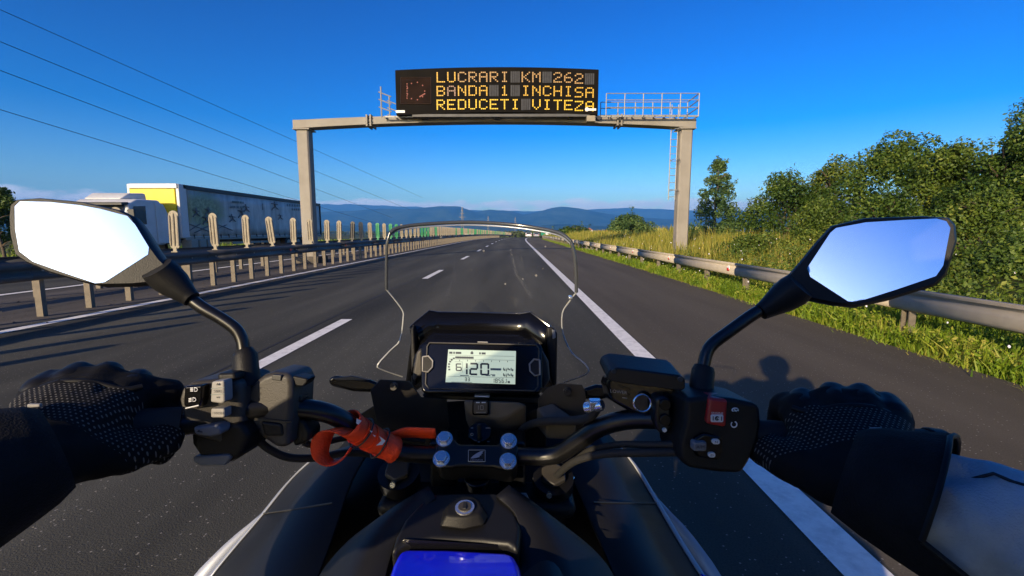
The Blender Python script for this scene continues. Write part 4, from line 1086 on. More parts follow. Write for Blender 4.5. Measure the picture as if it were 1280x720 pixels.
def blades(n, xy, zfun, hmin, hmax, wid, lean, name, m, parent=None, bulge=None):
    """n tapering bent blades of grass, joined"""
    x, y = xy(n); z = np.array([zfun(a, b) for a, b in zip(x, y)])
    h = RNG.uniform(hmin, hmax, n); a = RNG.uniform(0, 2 * np.pi, n); b = RNG.uniform(0, 2 * np.pi, n)
    ln = np.abs(RNG.normal(0, lean, n)) * h
    w_ = wid * RNG.uniform(0.6, 1.3, n) * (1 + np.maximum(0, y - 12) / 18.0)
    wx, wy = np.cos(a) * w_ / 2, np.sin(a) * w_ / 2; dx, dy = np.cos(b) * ln, np.sin(b) * ln
    P = lambda u, q, k: np.stack([x + dx * q + wx * k, y + dy * q + wy * k, z + h * u], 1)
    v = np.stack([P(0, 0, -1), P(0, 0, 1), P(.55, .3, -.85), P(.55, .3, .85), P(1, 1, 0)], 1).reshape(-1, 3)
    k = np.arange(n)[:, None] * 5
    q4 = k + np.array([[0, 1, 3, 2]]); t3 = k + np.array([[2, 3, 4]])
    return np_mesh(name, v, [q4, t3], m, parent, kind='stuff')
cv_ = np.vectorize(curve)
def area(s0, s1, y0, y1, pw=1.6):
    def f(n):
        u = RNG.uniform(0, 1, n) ** pw; y = y0 + (y1 - y0) * u
        return RNG.uniform(s0, s1, n) + cv_(y), y
    return f
gz_ = lambda a, b: land(a, b) - 0.06
def ragged(n):
    u = RNG.uniform(0, 1, n) ** 1.9; y = 1.5 + 80 * u
    e = S_EDGE - 0.03 + 0.10 * np.sin(y * 1.7) * np.sin(y * 0.63) + RNG.exponential(0.05, n) * -0.5
    s = e + (5.4 - e) * RNG.uniform(0, 1, n) ** 0.85
    return s + cv_(y), y
blades(46000, ragged, gz_, 0.05, 0.21, 0.015, 0.6, 'verge_grass', M['verge'])
blades(5000, area(4.08, 4.34, 1.5, 40, 1.6), gz_, 0.03, 0.13, 0.012, 0.8, 'dry_edge_grass', M['straw'])
blades(9000, area(4.35, 5.2, 2, 30, 1.5), gz_, 0.12, 0.32, 0.022, 0.5, 'verge_weeds', M['verge'])
blades(36000, area(5.0, 14.0, 11.5, 75, 1.4), gz_, 0.25, 0.75, 0.020, 0.28, 'tall_dry_grass', M['straw'])
blades(9000, area(5.1, 9.0, 15, 60, 1.2), gz_, 0.5, 1.05, 0.022, 0.22, 'tall_grass', M['straw'])
blades(9000, area(4.95, 7.0, 3, 14, 1.2), gz_, 0.12, 0.34, 0.016, 0.4, 'bank_grass', M['verge'])
blades(9000, area(5.0, 30.0, 60, 180, 1.0), gz_, 0.5, 1.2, 0.03, 0.25, 'far_bank_grass', M['straw'])
blades(9000, area(-40, -19.0, 8, 120, 1.4), gz_, 0.2, 0.6, 0.03, 0.4, 'far_side_grass', M['verge'])
# chicory flowers in the verge
fx = []; ff = []
for i in range(130):
    y = 4 + 30 * random.random() ** 1.4; s = random.choice((random.uniform(4.5, 5.2), random.uniform(5.2, 7.5)))
    x = curve(y) + s; z = land(x, y) + (random.uniform(0.18, 0.42) if s < 5.2 else random.uniform(0.5, 1.0)); r = random.uniform(0.009, 0.018)
    k = len(fx); tl = random.uniform(-0.6, 0.6)
    fx.append((x, y, z))
    for q in range(6): fx.append((x + r * math.cos(q * 1.047), y - r * 0.5 * math.sin(q * 1.047) * tl, z + r * math.sin(q * 1.047)))
    for q in range(6): ff.append((k, k + 1 + q, k + 1 + (q + 1) % 6))
np_mesh('wild_flowers', fx, np.array(ff), M['flower'], kind='stuff')

def undergrowth(n, xy, hfun, size, name, m):
    x, y = xy(n); z = np.array([land(a, b) for a, b in zip(x, y)]) + hfun(x, y) * RNG.uniform(0.05, 1, n) ** 0.7
    nrm = rnd_unit(n) + np.array([0, -0.2, 0.5]); nrm /= np.linalg.norm(nrm, axis=1, keepdims=True)
    v, f = leaves_at(np.stack([x, y, z], 1), nrm, size); return np_mesh(name, v, f, m, kind='stuff')
def lump(x, y): return 0.32 + 0.45 * np.abs(np.sin(x * 1.9 + y * 0.7) * np.sin(y * 1.3 - x)) + 0.10 * (x - 5)
undergrowth(16000, area(5.25, 9.5, 4, 15, 1.0), lump, 0.065, 'undergrowth', M['bush_olive'])
undergrowth(9000, area(4.3, 5.2, 2.5, 16, 1.2), lambda x, y: 0.10 + 0.22 * np.abs(np.sin(x * 5 + y * 1.7) * np.sin(y * 2.3)), 0.045, 'verge_herbs', M['verge'])

# far plain: rows of trees and small houses
def far_trees(name, rows, n, size):
    c = []
    for (xa, ya, xb, yb, h, cnt) in rows:
        for q in range(cnt):
            u = RNG.uniform(); x = xa + (xb - xa) * u + RNG.normal() * 6; y = ya + (yb - ya) * u + RNG.normal() * 10
            hh = h * RNG.uniform(0.5, 1.2); zb = land(x, y)
            m_ = 30; p = rnd_unit(m_) * np.array([hh * .45, hh * .45, hh * .5]) * RNG.uniform(0.6, 1, (m_, 1)) + np.array([x, y, zb + hh * 0.5]); c.append(p)
    c = np.concatenate(c); v, f = leaves_at(c, rnd_unit(len(c)), size, 0.9)
    np_mesh(name, v, f, M['far_leaf'], kind='stuff')
rows = []
for y in (330, 450, 620, 800, 1050, 1400, 1900, 2600):
    for q in range(5):
        xa = random.uniform(-0.9, 0.7) * y; rows.append((xa, y + random.uniform(-60, 60), xa + y * random.uniform(0.1, 0.45), y + random.uniform(-60, 60), 5.0 if y < 700 else 8, 26))
far_trees('far_treeline', rows, 30, 2.6)
hl = ['white gabled house on the far plain, {}']
spots = [(655, 640, 'directly above the vanishing road'), (596, 520, 'left of centre beyond the paddles'), (585, 760, 'next to the tallest pylon foot'), (620, 900, 'between the pylons'),
         (735, 620, 'showing over the grassy bank'), (748, 700, 'small, right of the far dark bush'), (757, 560, 'palest, on the slope'), (818, 640, 'left of the gantry post'), (815, 900, 'behind the tall grass by the post'), (536, 700, 'over the green paddles'), (555, 1000, 'farthest, over the paddles'), (690, 1000, 'below the humped mountain'), (672, 820, 'right of the bend'), (712, 900, 'over the windscreen corner'), (640, 1100, 'tiny, under the mountain dip')]
for i, (px, y, where) in enumerate(spots):
    x = X(px, y); z = land(x, y) - 0.2; shed = i == 1
    wd, dp, hh = (22, 10, 5.5) if shed else (random.uniform(7, 11), random.uniform(8, 12), random.uniform(3.5, 6.0))
    if px > 725: hh += 3
    b = thing('shed' if shed else 'house', (('white flat shed on the far plain, ' if shed else 'pale house with pitched roof on the far plain, ') + where), 'shed' if shed else 'house', (x, y, z), None if shed else 'houses on the far plain')
    MB().box((x, y, z + hh / 2), (wd, dp, hh)).build('wall', M['plaster'], b)
    if shed: MB().box((x, y, z + hh + 0.3), (wd + 1, dp + 1, 0.5)).build('roof', M['white_paint'], b)
    else:
        r_ = hh + wd * 0.32
        MB().prism([(x - wd / 2 - .5, y - dp / 2 - .5, z + hh), (x + wd / 2 + .5, y - dp / 2 - .5, z + hh), (x, y - dp / 2 - .5, z + r_)], (0, dp + 1, 0)).build('roof', M['rooftile'], b)
        for q in (-1, 1): MB().box((x + q * wd * .25, y - dp / 2 - 0.05, z + hh * 0.5), (1.2, 0.1, 1.4)).build('window', M['pane'], b)

# ------------------------------------------------------------------ cars far ahead and the green road sign
def car(px, y, m, label):
    s = X(px, y) ; zg = fall(y)
    c_ = thing('car', label, 'car', (s, y, zg), 'cars far ahead')
    side = [(-2.1, .35), (-2.15, .75), (-1.9, 1.0), (-1.35, 1.42), (0.3, 1.45), (1.0, 1.0), (2.0, .85), (2.15, .4)]
    MB().prism([(s - 0.88, y + a, zg + b) for a, b in side], (1.76, 0, 0)).build('body', m, c_, bevel=0.12, seg=2)
    MB().prism([(s - 0.7, y - 1.87, zg + 1.03), (s + 0.7, y - 1.87, zg + 1.03), (s + 0.62, y - 1.43, zg + 1.38), (s - 0.62, y - 1.43, zg + 1.38)], (0, -0.02, 0.01)).build('rear_window', M['auto_glass'], c_)
    for q in (-1, 1):
        MB().box((s + q * 0.68, y - 2.12, zg + 0.82), (0.3, 0.08, 0.16)).build('tail_light', M['lamp_red'], c_)
        for dy in (-1.3, 1.35): MB().tube([(s + q * 0.9, y + dy, zg + 0.31), (s + q * 0.66, y + dy, zg + 0.31)], 0.31, 14).build('wheel', M['rubber'], c_)
car(660.5, 138, M['car_white'], 'white car far ahead in the right lane at the bend')
car(670.0, 146, M['car_dark'], 'pale silver car at the bend, right of the white one')
y = 150; x = X(682.5, y); z = fall(y)
rs_ = thing('road_sign', 'green and white direction sign standing at the distant bend', 'road sign', (x, y, z))
for q in (-1.6, 1.6): MB().tube([(x + q * .6, y, z - 0.3), (x + q * .6, y, z + 2.2)], 0.09, 8).build('post', M['rail_steel'], rs_)
MB().box((x, y - 0.15, z + 1.5), (3.4, 0.1, 1.7)).build('panel', M['sign_green'], rs_, bevel=0.02)
MB().box((x + 0.6, y - 0.22, z + 1.2), (1.7, 0.03, 0.7)).build('white_field', M['reflect_white'], rs_)
# ------------------------------------------------------------------ motorcycle
bike = thing('motorcycle', 'black motorcycle with deep blue tank lid and clear windscreen, ridden along the road', 'motorcycle', (0.0, 0.3, 0.0))
def slab(poly, d, ext, name, m, parent=bike, bevel=0.004, seg=2, fn=None, **k):
    """solid with an outline sighted at depth d (number or per-corner list or function), extended by a world vector"""
    if hasattr(d, 'hit'): ps = [d.hit(*p) for p in poly]
    elif callable(d): ps = [pt(p[0], p[1], d(*p)) for p in poly]
    elif hasattr(d, '__len__'): ps = [pt(p[0], p[1], q) for p, q in zip(poly, d)]
    else: ps = [pt(p[0], p[1], d) for p in poly]
    e = Vector(ext) if hasattr(ext, '__len__') else CF * ext
    return MB().prism(ps, e).build(name, m, parent, bevel=bevel, seg=seg, **k)
def rrect(x0, y0, x1, y1, r, n=3):
    out = []
    for cx, cy, a0 in ((x1 - r, y1 - r, 0), (x0 + r, y1 - r, 90), (x0 + r, y0 + r, 180), (x1 - r, y0 + r, 270)):
        for i in range(n + 1):
            a = R(a0 + 90 * i / n); out.append((cx + r * math.cos(a), cy + r * math.sin(a)))
    return out
def pts(seq): return [pt(*p) for p in seq]
def ring_on(pl, poly, off, rad, n=6):
    ps = [pl.hit(x, y, off) for x, y in poly]
    return MB().tube(ps + [ps[0]], rad, n, cap=False)
SUSP = (0, 0.95, -0.30)

# --- windscreen: curved sheet, its lit edge and two mounts
WTOP = [(487.5, 291), (494, 286), (505, 283.2), (521, 281), (550, 278.8), (582, 277.7), (613, 278.6), (643, 281), (668, 284.4), (690, 288.5), (704, 293.5), (714, 302)]
WR = [(718, 318), (720, 340), (720.5, 365.5), (711, 378), (703, 391.5), (703.5, 416), (714, 440), (731, 455), (734, 467), (705, 478)]
WL = [(484, 304), (483, 330), (483, 362), (493, 374), (503, 388), (504, 398), (500, 425), (488, 438), (472, 456), (478, 462), (503, 471)]
def wdepth(px, py):
    u = (px - 602) / 120.0; v = (py - 280) / 195.0
    return 0.74 + 0.05 * v - 0.055 * u * u
rows_ = []
def edge_x(side, py):
    P = sorted(side, key=lambda p: p[1]); return float(np.interp(py, [p[1] for p in P], [p[0] for p in P]))
outl = WL[::-1] + WTOP + WR
ctr_ = (602, 375)
mb = MB(); vs = []; fs = []
NR = 8
for k in range(NR + 1):
    for p in outl:
        q = (ctr_[0] + (p[0] - ctr_[0]) * k / NR, ctr_[1] + (p[1] - ctr_[1]) * k / NR); vs.append(pt(q[0], q[1], wdepth(*q)))
n_ = len(outl)
for k in range(NR):
    for i in range(n_ - 1):
        fs.append((k * n_ + i, k * n_ + i + 1, (k + 1) * n_ + i + 1, (k + 1) * n_ + i))
mb.add(vs, fs)
me_ws = mb
bm_ = bmesh.new()
ws_ob = mb.build('windscreen', M['acrylic'], bike, smooth=180)
bm_.from_mesh(ws_ob.data); bmesh.ops.remove_doubles(bm_, verts=bm_.verts, dist=1e-5); bm_.to_mesh(ws_ob.data); bm_.free()
def edge_path(seq): return spline([pt(x, y, wdepth(x, y)) for x, y in seq], 3)
MB().tube(edge_path(WTOP), [0.0028] * (len(WTOP) * 3 - 2), 8).build('screen_edge', M['screen_edge'], ws_ob, smooth=60)
MB().tube(edge_path([(x, y + 3.6) for x, y in WTOP]), 0.0013, 6).build('screen_bevel', M['silver'], ws_ob, smooth=60)
MB().tube(edge_path([WTOP[-1]] + WR[:3]), 0.0027, 8).build('screen_edge', M['screen_edge'], ws_ob, smooth=60)
MB().tube(edge_path([WTOP[0]] + WL[:3]), 0.0023, 8).build('screen_edge', M['screen_edge'], ws_ob, smooth=60)
MB().tube(edge_path(WR[2:]), 0.0012, 6).build('screen_edge', M['screen_trim'], ws_ob, smooth=60)
MB().tube(edge_path(WL[2:]), 0.0012, 6).build('screen_edge', M['screen_trim'], ws_ob, smooth=60)
MB().box(pt(713, 372, 0.70), (0.006, 0.012, 0.006)).build('screen_clip', M['chrome'], ws_ob, bevel=0.002)

# --- cowl behind the display: an open hood with side cheeks
hood_front = [(513, 410), (519, 404), (537, 389.5), (548, 391.5), (650, 393), (663, 391), (686, 408), (692, 424)]
hood = MB()
rear = [(516, 470), (520, 455), (526, 438), (545, 430), (655, 432), (678, 440), (683, 460), (686, 478)]
top_r = [pt(x, y, 0.735 - 0.00055 * abs(x - 600)) for x, y in hood_front]
mid_r = [pt(x + (600 - x) * 0.10, y + 22, 0.73 - 0.0004 * abs(x - 600)) for x, y in hood_front]
low_r = [pt(x, y, 0.66) for x, y in rear]
hood.loft([top_r, mid_r, low_r], cap=False, closed=False)
hood.build('dash_hood', M['plastic_gloss'], bike, smooth=30, solid=0.006)
outer = [p + Vector((0, 0.05, -0.03)) + Vector(((p.x - 0) * 0.06, 0, 0)) for p in top_r]
low_o = [p + Vector((0, 0.14, -0.16)) + Vector(((p.x) * 0.3, 0, 0)) for p in top_r]
MB().loft([top_r, outer, low_o], cap=False, closed=False).build('nose_cowl', M['plastic_gloss'], bike, smooth=30, solid=0.004)
MB().tube([p + Vector((0, 0, .001)) for p in top_r], 0.0014, 6).build('hood_lip', M['plastic_gloss'], bike, smooth=40)
# deep tray facet
slab([(566, 398), (652, 399), (672, 428), (640, 437), (560, 434), (548, 424)], 0.735, 0.006, 'hood_tray', M['plastic_gloss'], bevel=0.002)
slab([(513, 412), (517, 406), (521, 470), (521, 482), (514, 482)], 0.675, 0.05, 'cheek_panel', M['plastic'])
slab([(683, 409), (691, 408), (697, 416), (696, 480), (692, 486), (687, 470)], 0.68, 0.05, 'cheek_panel', M['plastic'])
slab([(690, 412), (694, 413), (695, 422), (691, 424)], 0.677, 0.01, 'cheek_rib', M['button_dim'], bevel=0.001)
slab([(520, 440), (528, 434), (529, 468), (517, 478), (515, 470)], 0.655, 0.03, 'bezel_cheek', M['plastic_grey'])
slab([(677, 436), (686, 452), (688, 476), (679, 487), (674, 470)], 0.655, 0.03, 'bezel_cheek', M['plastic_grey'])

# --- instrument
DP = Plane(pt(602, 460, 0.632), (0.0, -0.86, 0.42))
inst = slab(rrect(526, 427.5, 678, 492, 8), DP, tuple(-DP.n * 0.03), 'instrument', M['plastic_gloss'], bevel=0.003)
fr = ring_on(DP, [(537, 428.5), (670, 431), (674, 436), (672, 484), (668, 488.5), (536, 485.5), (532, 480), (534, 433)], 0.002, 0.0011)
fr.build('bezel_rim', M['plastic_grey'], inst, smooth=60)
for lx, rx, y0, y1, dirn in ((528.5, 541, 445, 465, 1), (674.5, 661.5, 449, 469.5, -1)):
    hexa = [(lx, y0 + 1), (lx + 7 * dirn, y0), (lx + 12.5 * dirn, y0 + 6), (lx + 12 * dirn, y1 - 6), (lx + 6 * dirn, y1), (lx - 0.3 * dirn, y1 - 1)]
    ring_on(DP, hexa, 0.003, 0.0012).build('button_rim', M['button_grey'], inst, smooth=60)
    slab(hexa, DP, tuple(DP.n * 0.003), 'display_button', M['plastic'], inst, bevel=0.001)
slab([(597, 427.2), (610, 427.6), (610, 429), (597, 428.6)], DP, tuple(DP.n * 0.003), 'light_sensor', M['button_grey'], inst, bevel=0.0005)
LP = [(560.5, 437), (645, 439), (644, 480.4), (557, 477.7)]
lcd = MB().prism([DP.hit(x, y, 0.0005) for x, y in LP], tuple(DP.n * 0.0012)).build('screen', M['lcd'], inst)
def lc(u, v, off=0.0021):                # u,v in photo pixels of the display, straightened
    return DP.hit(u, v + (u - 600) * 0.022, off)
ink = MB(); grey = MB()
def bar(m_, x0, y0, x1, y1):
    m_.add([lc(x0, y1), lc(x1, y1), lc(x1, y0), lc(x0, y0)], [(0, 1, 2, 3)])
SEG = {'0': 'abcdef', '1': 'bc', '2': 'abged', '3': 'abgcd', '5': 'afgcd', '6': 'afgedc', '8': 'abcdefg'}
def digit(m_, ch, x, y, w_, h_, t):
    b_ = {'a': (x + t * .6, y, x + w_ - t * .6, y + t), 'd': (x + t * .6, y + h_ - t, x + w_ - t * .6, y + h_), 'g': (x + t * .6, y + h_ / 2 - t / 2, x + w_ - t * .6, y + h_ / 2 + t / 2),
          'f': (x, y + t * .4, x + t, y + h_ / 2 - t * .2), 'b': (x + w_ - t, y + t * .4, x + w_, y + h_ / 2 - t * .2), 'e': (x, y + h_ / 2 + t * .2, x + t, y + h_ - t * .4), 'c': (x + w_ - t, y + h_ / 2 + t * .2, x + w_, y + h_ - t * .4)}
    for s in SEG[ch]: bar(m_, *b_[s])
digit(ink, '6', 569.6, 454.8, 7.6, 9.6, 1.5)
digit(ink, '1', 578.6, 453.6, 6.0, 15.6, 2.2); digit(ink, '2', 586.6, 453.6, 11.2, 15.6, 2.3); digit(ink, '0', 600.2, 453.6, 11.4, 15.6, 2.3)
for k, ch in enumerate('33'): digit(ink, ch, 580.8 + k * 3.6, 472.2, 2.8, 4.6, 0.75)
for k, ch in enumerate('1856'): digit(ink, ch, 615.0 + k * 4.0, 472.6, 3.0, 5.6, 0.8)
bar(ink, 631.3, 477.2, 632.2, 478.2); digit(ink, '1', 630.4, 472.6, 3.0, 5.6, 0.8)
bar(ink, 634.6, 475.6, 637.4, 478.0)
bar(grey, 613.0, 459.8, 626.5, 462.6)
for r_ in range(2):
    for q, (dx, w2, h2) in enumerate(((629, 2.6, 3.4), (632.4, 1.2, 4.2), (634.4, 3.0, 2.6), (638.2, 3.4, 3.4))):
        bar(ink if q < 3 else grey, dx, 459 + r_ * 7, dx + w2 * .45, 459 + r_ * 7 + h2); bar(ink, dx + w2 * .55, 460.4 + r_ * 7, dx + w2, 459.6 + r_ * 7 + h2)
bar(ink, 569, 446.2, 592, 448.6)
for q in range(10): bar(grey, 571 + q * 2.2, 445.6, 571.6 + q * 2.2, 449.2)
for q in range(8): bar(ink, 564 + q * 10.0, 450.2, 564.7 + q * 10.0, 452.0)
bar(grey, 561, 449.3, 643, 449.7); bar(grey, 560, 471, 643, 471.4); bar(grey, 561, 444.4, 643, 444.8)
for q in range(6):
    a = R(200 - q * 18); bar(ink, 570.5 + 9.5 * math.cos(a) - 1.2, 459 - 11 * math.sin(a) - 1.0, 570.5 + 9.5 * math.cos(a) + 1.2, 459 - 11 * math.sin(a) + 1.0)
bar(grey, 577.6, 452.8, 578.0, 465.8); bar(grey, 568.4, 452.6, 578, 453.0)
for x0, w2 in ((561.5, 4), (566.6, 2), (569.6, 7), (588.2, 3.4), (599, 2), (602, 5)): bar(ink, x0, 440.4, x0 + w2, 443.0)
bar(ink, 589.2, 439.2, 590.8, 441); bar(grey, 564, 478.0, 590, 478.6)
bar(grey, 575, 469.4, 586, 470.4); bar(grey, 607, 468.6, 613, 469.8); bar(grey, 615, 468.6, 619, 470.0); bar(grey, 613, 467.4, 619, 468.2)
ink.build('display_digits', M['lcd_ink'], lcd); grey.build('display_marks', M['lcd_grey'], lcd)
slab([(593, 494.5), (612, 495), (612, 497), (593, 496.5)], 0.628, 0.02, 'bezel_latch', M['print_white'], inst, bevel=0.001)

# --- lower dash: left and right wings, centre switch plate, facets
wl_ = slab([(461, 487), (474, 472), (513, 474), (527, 494), (560, 497), (556, 505), (500, 500), (474, 502)], lambda x, y: 0.66 - 0.0006 * abs(x - 600) + 0.0004 * (y - 480), (0, 0.02, -0.05), 'dash_wing', M['plastic_grey'])
wr_ = slab([(672, 498), (684, 484), (700, 478), (728, 480), (733, 492), (732, 512), (716, 512), (690, 500)], lambda x, y: 0.655 - 0.0006 * abs(x - 600) + 0.0004 * (y - 480), (0, 0.02, -0.05), 'dash_wing', M['plastic_grey'])
for px, py, par in ((493, 482, wl_), (708.5, 488.5, wr_)):
    MB().disc(pt(px, py, 0.592), -CF, 0.0048, 0.006, 14).build('screw', M['plastic_grey'], par, smooth=40)
    MB().disc(pt(px, py, 0.585), -CF, 0.0022, 0.004, 6).build('screw_socket', M['print_dark'], par)
slab([(527, 493), (677, 497), (672, 506), (640, 503), (560, 500), (530, 498)], 0.645, 0.03, 'dash_rail', M['plastic'])
cp = slab([(578, 498), (648, 501), (660, 505), (634, 522), (624, 524.5), (592, 522), (584, 512)], 0.612, (0, 0.02, -0.035), 'switch_plate', M['plastic_tan'])
sw = slab(rrect(590, 500.5, 611.5, 519.5, 3), 0.606, 0.01, 'accessory_switch', M['plastic_gloss'], cp, bevel=0.0015)
slab(rrect(592, 502.5, 609.5, 517.5, 2), 0.6035, 0.006, 'switch_cap', M['plastic_grey'], sw, bevel=0.001)
slab([(595, 502.6), (599.5, 502.6), (599.5, 503.8), (595, 503.8)], 0.603, 0.001, 'switch_mark', M['print_white'], sw, bevel=0); slab([(602, 502.6), (607, 502.6), (607, 503.8), (602, 503.8)], 0.603, 0.001, 'switch_mark', M['print_white'], sw, bevel=0)
g_ = MB()
for a_, b_ in (((598, 507), (598, 512)), ((600.5, 507), (604, 507)), ((604, 507), (604, 512)), ((600.5, 512), (604, 512)), ((600.5, 507), (600.5, 512)), ((595, 515.5), (607, 515.5))): g_.tube([pt(*a_, .603), pt(*b_, .603)], 0.0004, 4)
g_.build('switch_symbol', M['button_grey'], sw)
slab([(670, 509), (691, 502), (722, 524), (715, 526), (684, 526)], [0.618, 0.612, 0.578, 0.578, 0.588], (0, 0.01, -0.03), 'dash_facet', M['plastic_tan'])
slab([(640, 520), (672, 508), (686, 528), (660, 530)], 0.64, (0, 0.02, -0.05), 'dash_facet', M['plastic'])
slab([(470, 503), (556, 505), (530, 540), (480, 548), (440, 522)], [0.70, 0.66, 0.70, 0.72, 0.72], (0, 0.02, -0.05), 'inner_panel', M['plastic'])
# turn signals on short stalks
for seq, par in ((((409, 474), (416, 469), (462, 474), (476, 480), (472, 490), (440, 489), (412, 482)), 'l'), (((728, 486), (745, 480), (770, 482), (772, 494), (748, 500), (731, 498)), 'r')):
    ts = slab(seq, 0.70, (0, 0.03, -0.012), 'turn_signal', M['plastic_gloss'], bevel=0.006, seg=3)
    if par == 'l': slab([(414, 473), (440, 470), (462, 475), (455, 476), (420, 475)], 0.695, 0.004, 'signal_lens', M['plastic_grey'], ts, bevel=0.001)

# --- handlebar
bl = spline([pt(120, 534, .408), pt(230, 531, .44), pt(300, 514, .462), pt(355, 510, .478), pt(405, 515, .497), pt(436, 530, .515), pt(462, 551, .533), pt(500, 565, .55), pt(548, 568.5, .556), pt(600, 570, .556), pt(648, 570, .556), pt(692, 569, .548), pt(722, 552, .530), pt(752, 533, .512), pt(790, 524, .495), pt(840, 526, .470), pt(900, 540, .444), pt(960, 548, .436), pt(1060, 555, .424), pt(1170, 561, .412)], 5)
MB().tube(bl, 0.0105, 14).build('handlebar', M['bar'], bike, smooth=60)
for seq in ([pt(226, 531, .4405), pt(110, 535, .407), pt(-5, 541, .378)], [pt(940, 546, .4385), pt(1060, 555, .424), pt(1172, 561, .412)]):
    MB().tube(seq, 0.0165, 16).build('grip', M['rubber'], bike, smooth=60)
for a_, b_ in ((pt(1158, 560, .413), pt(1181, 562, .411)), (pt(-2, 541, .379), pt(-34, 543, .372))):
    MB().tube([a_, b_], [0.0185, 0.0175], 18).build('bar_end_weight', M['plastic'], bike, bevel=0.002)
# --- bar clamp with four bolts and the winged badge
clampP = Plane(pt(595, 567, 0.542), (0.0, -0.60, 0.80))
cl = slab([(545, 553), (549, 545), (566, 546), (574, 554), (622, 555), (630, 547), (642, 548), (648, 556), (646, 580), (640, 588), (624, 586), (616, 584), (572, 583), (564, 585), (548, 584), (543, 574)], clampP, tuple(-clampP.n * 0.035), 'bar_clamp', M['bar'], bevel=0.004, seg=3)
for px, py in ((555.8, 550), (552, 574.5), (635.8, 552.5), (635, 577.5)):
    b0 = clampP.hit(px, py, 0.0)
    bo = MB().disc(b0, clampP.n, 0.0098, 0.003, 20).build('clamp_bolt', M['chrome'], cl, smooth=40)
    MB().disc(b0 + clampP.n * 0.003, clampP.n, 0.0082, 0.0065, 6, 0.0076).build('bolt_head', M['chrome'], bo, bevel=0.0012)
bd = slab(rrect(585.5, 562.5, 606.5, 577, 0.8), clampP, tuple(clampP.n * 0.0008), 'badge', M['plastic'], cl, bevel=0)
wing = MB()
def cpz(x, y): return clampP.hit(x, y, 0.0012)
wing.add([cpz(*p) for p in [(588, 573), (591.5, 569.5), (596, 566.5), (601, 564), (605, 563.4), (602.5, 565.6), (604, 566.2), (601, 567.8), (602.2, 568.6), (599, 570), (599.8, 571), (595.5, 572.2), (591, 573)]], [tuple(range(13))])
ring_on(clampP, rrect(585.5, 562.5, 606.5, 577, 0.8), 0.0012, 0.0004, 4).build('badge_rim', M['silver'], bd)
lettering(wing, 'HONDA', lambda u, v: cpz(588.3 + u, 576 - v), width=15.6, height=1.9)
wing.build('badge_wing', M['silver'], bd)
# clamp risers, fork caps, steering nut, ignition
for px in (557, 640):
    MB().box(clampP.hit(px, 572, -0.055), (0.034, 0.04, 0.06)).build('riser', M['bar'], bike, bevel=0.004)
for px, py in ((500, 584), (691, 590)):
    b0 = pt(px, py, 0.60); fk = MB().disc(b0 - Vector((0, 0, .02)), (0, -0.42, 0.9), 0.026, 0.02, 24).build('fork_cap', M['bar'], bike, smooth=40)
    u = Vector((0, -0.42, 0.9)).normalized()
    MB().disc(b0 - Vector((0, 0, .02)) + u * 0.02, u, 0.017, 0.008, 6).build('cap_nut', M['plastic_grey'], fk, bevel=0.002)
    MB().tube([b0 + u * 0.0 + (Vector((math.cos(R(a)), math.sin(R(a)) * 0.9, math.sin(R(a)) * 0.42)) * 0.027) for a in range(200, 345, 12)], 0.0012, 5).build('cap_ring', M['chrome'], fk)
    if px == 500:
        t_ = MB(); lettering(t_, 'SHOWA', lambda u_, v_: pt(493 + u_, 574.5 - v_ + u_ * .08, 0.575), width=14, height=3.6); t_.build('cap_lettering', M['plastic_grey'], fk)
    MB().tube([b0 - Vector((0, 0, .02)), b0 + Vector((0, 0.28, -0.62))], 0.022, 16).build('fork_tube', M['plastic'], bike, smooth=40)
MB().box(pt(597, 592, 0.60) + Vector((0, 0.0, -0.035)), (0.25, 0.06, 0.022)).build('top_yoke', M['plastic'], bike, bevel=0.010)
st_ = MB().disc(pt(597, 604, 0.57), (0, -0.42, 0.9), 0.0165, 0.016, 24).build('steering_nut', M['plastic_gloss'], bike, bevel=0.003)
ig = MB().disc(pt(600, 545, 0.598), (0, -0.6, 0.8), 0.015, 0.012, 20).build('ignition_switch', M['plastic_gloss'], bike, bevel=0.003)
MB().box(pt(599, 541, 0.580), (0.005, 0.006, 0.022)).build('key_blade', M['plastic'], ig, bevel=0.002)
for a_, b_, t in ((590, 543, 'o'), (588.5, 535, '-'), (607, 535, '--'), (597, 552.5, '-'), (609, 552, '-')):
    m_ = MB()
    if t == 'o': m_.tube([pt(a_ + 1.6 * math.cos(k), b_ + 1.6 * math.sin(k), .572) for k in np.linspace(0, 6.28, 9)], 0.0004, 4)
    else: m_.tube([pt(a_, b_, .572), pt(a_ + 3 * len(t), b_, .572)], 0.0005, 4)
    m_.build('ignition_mark', M['button_grey'], ig)

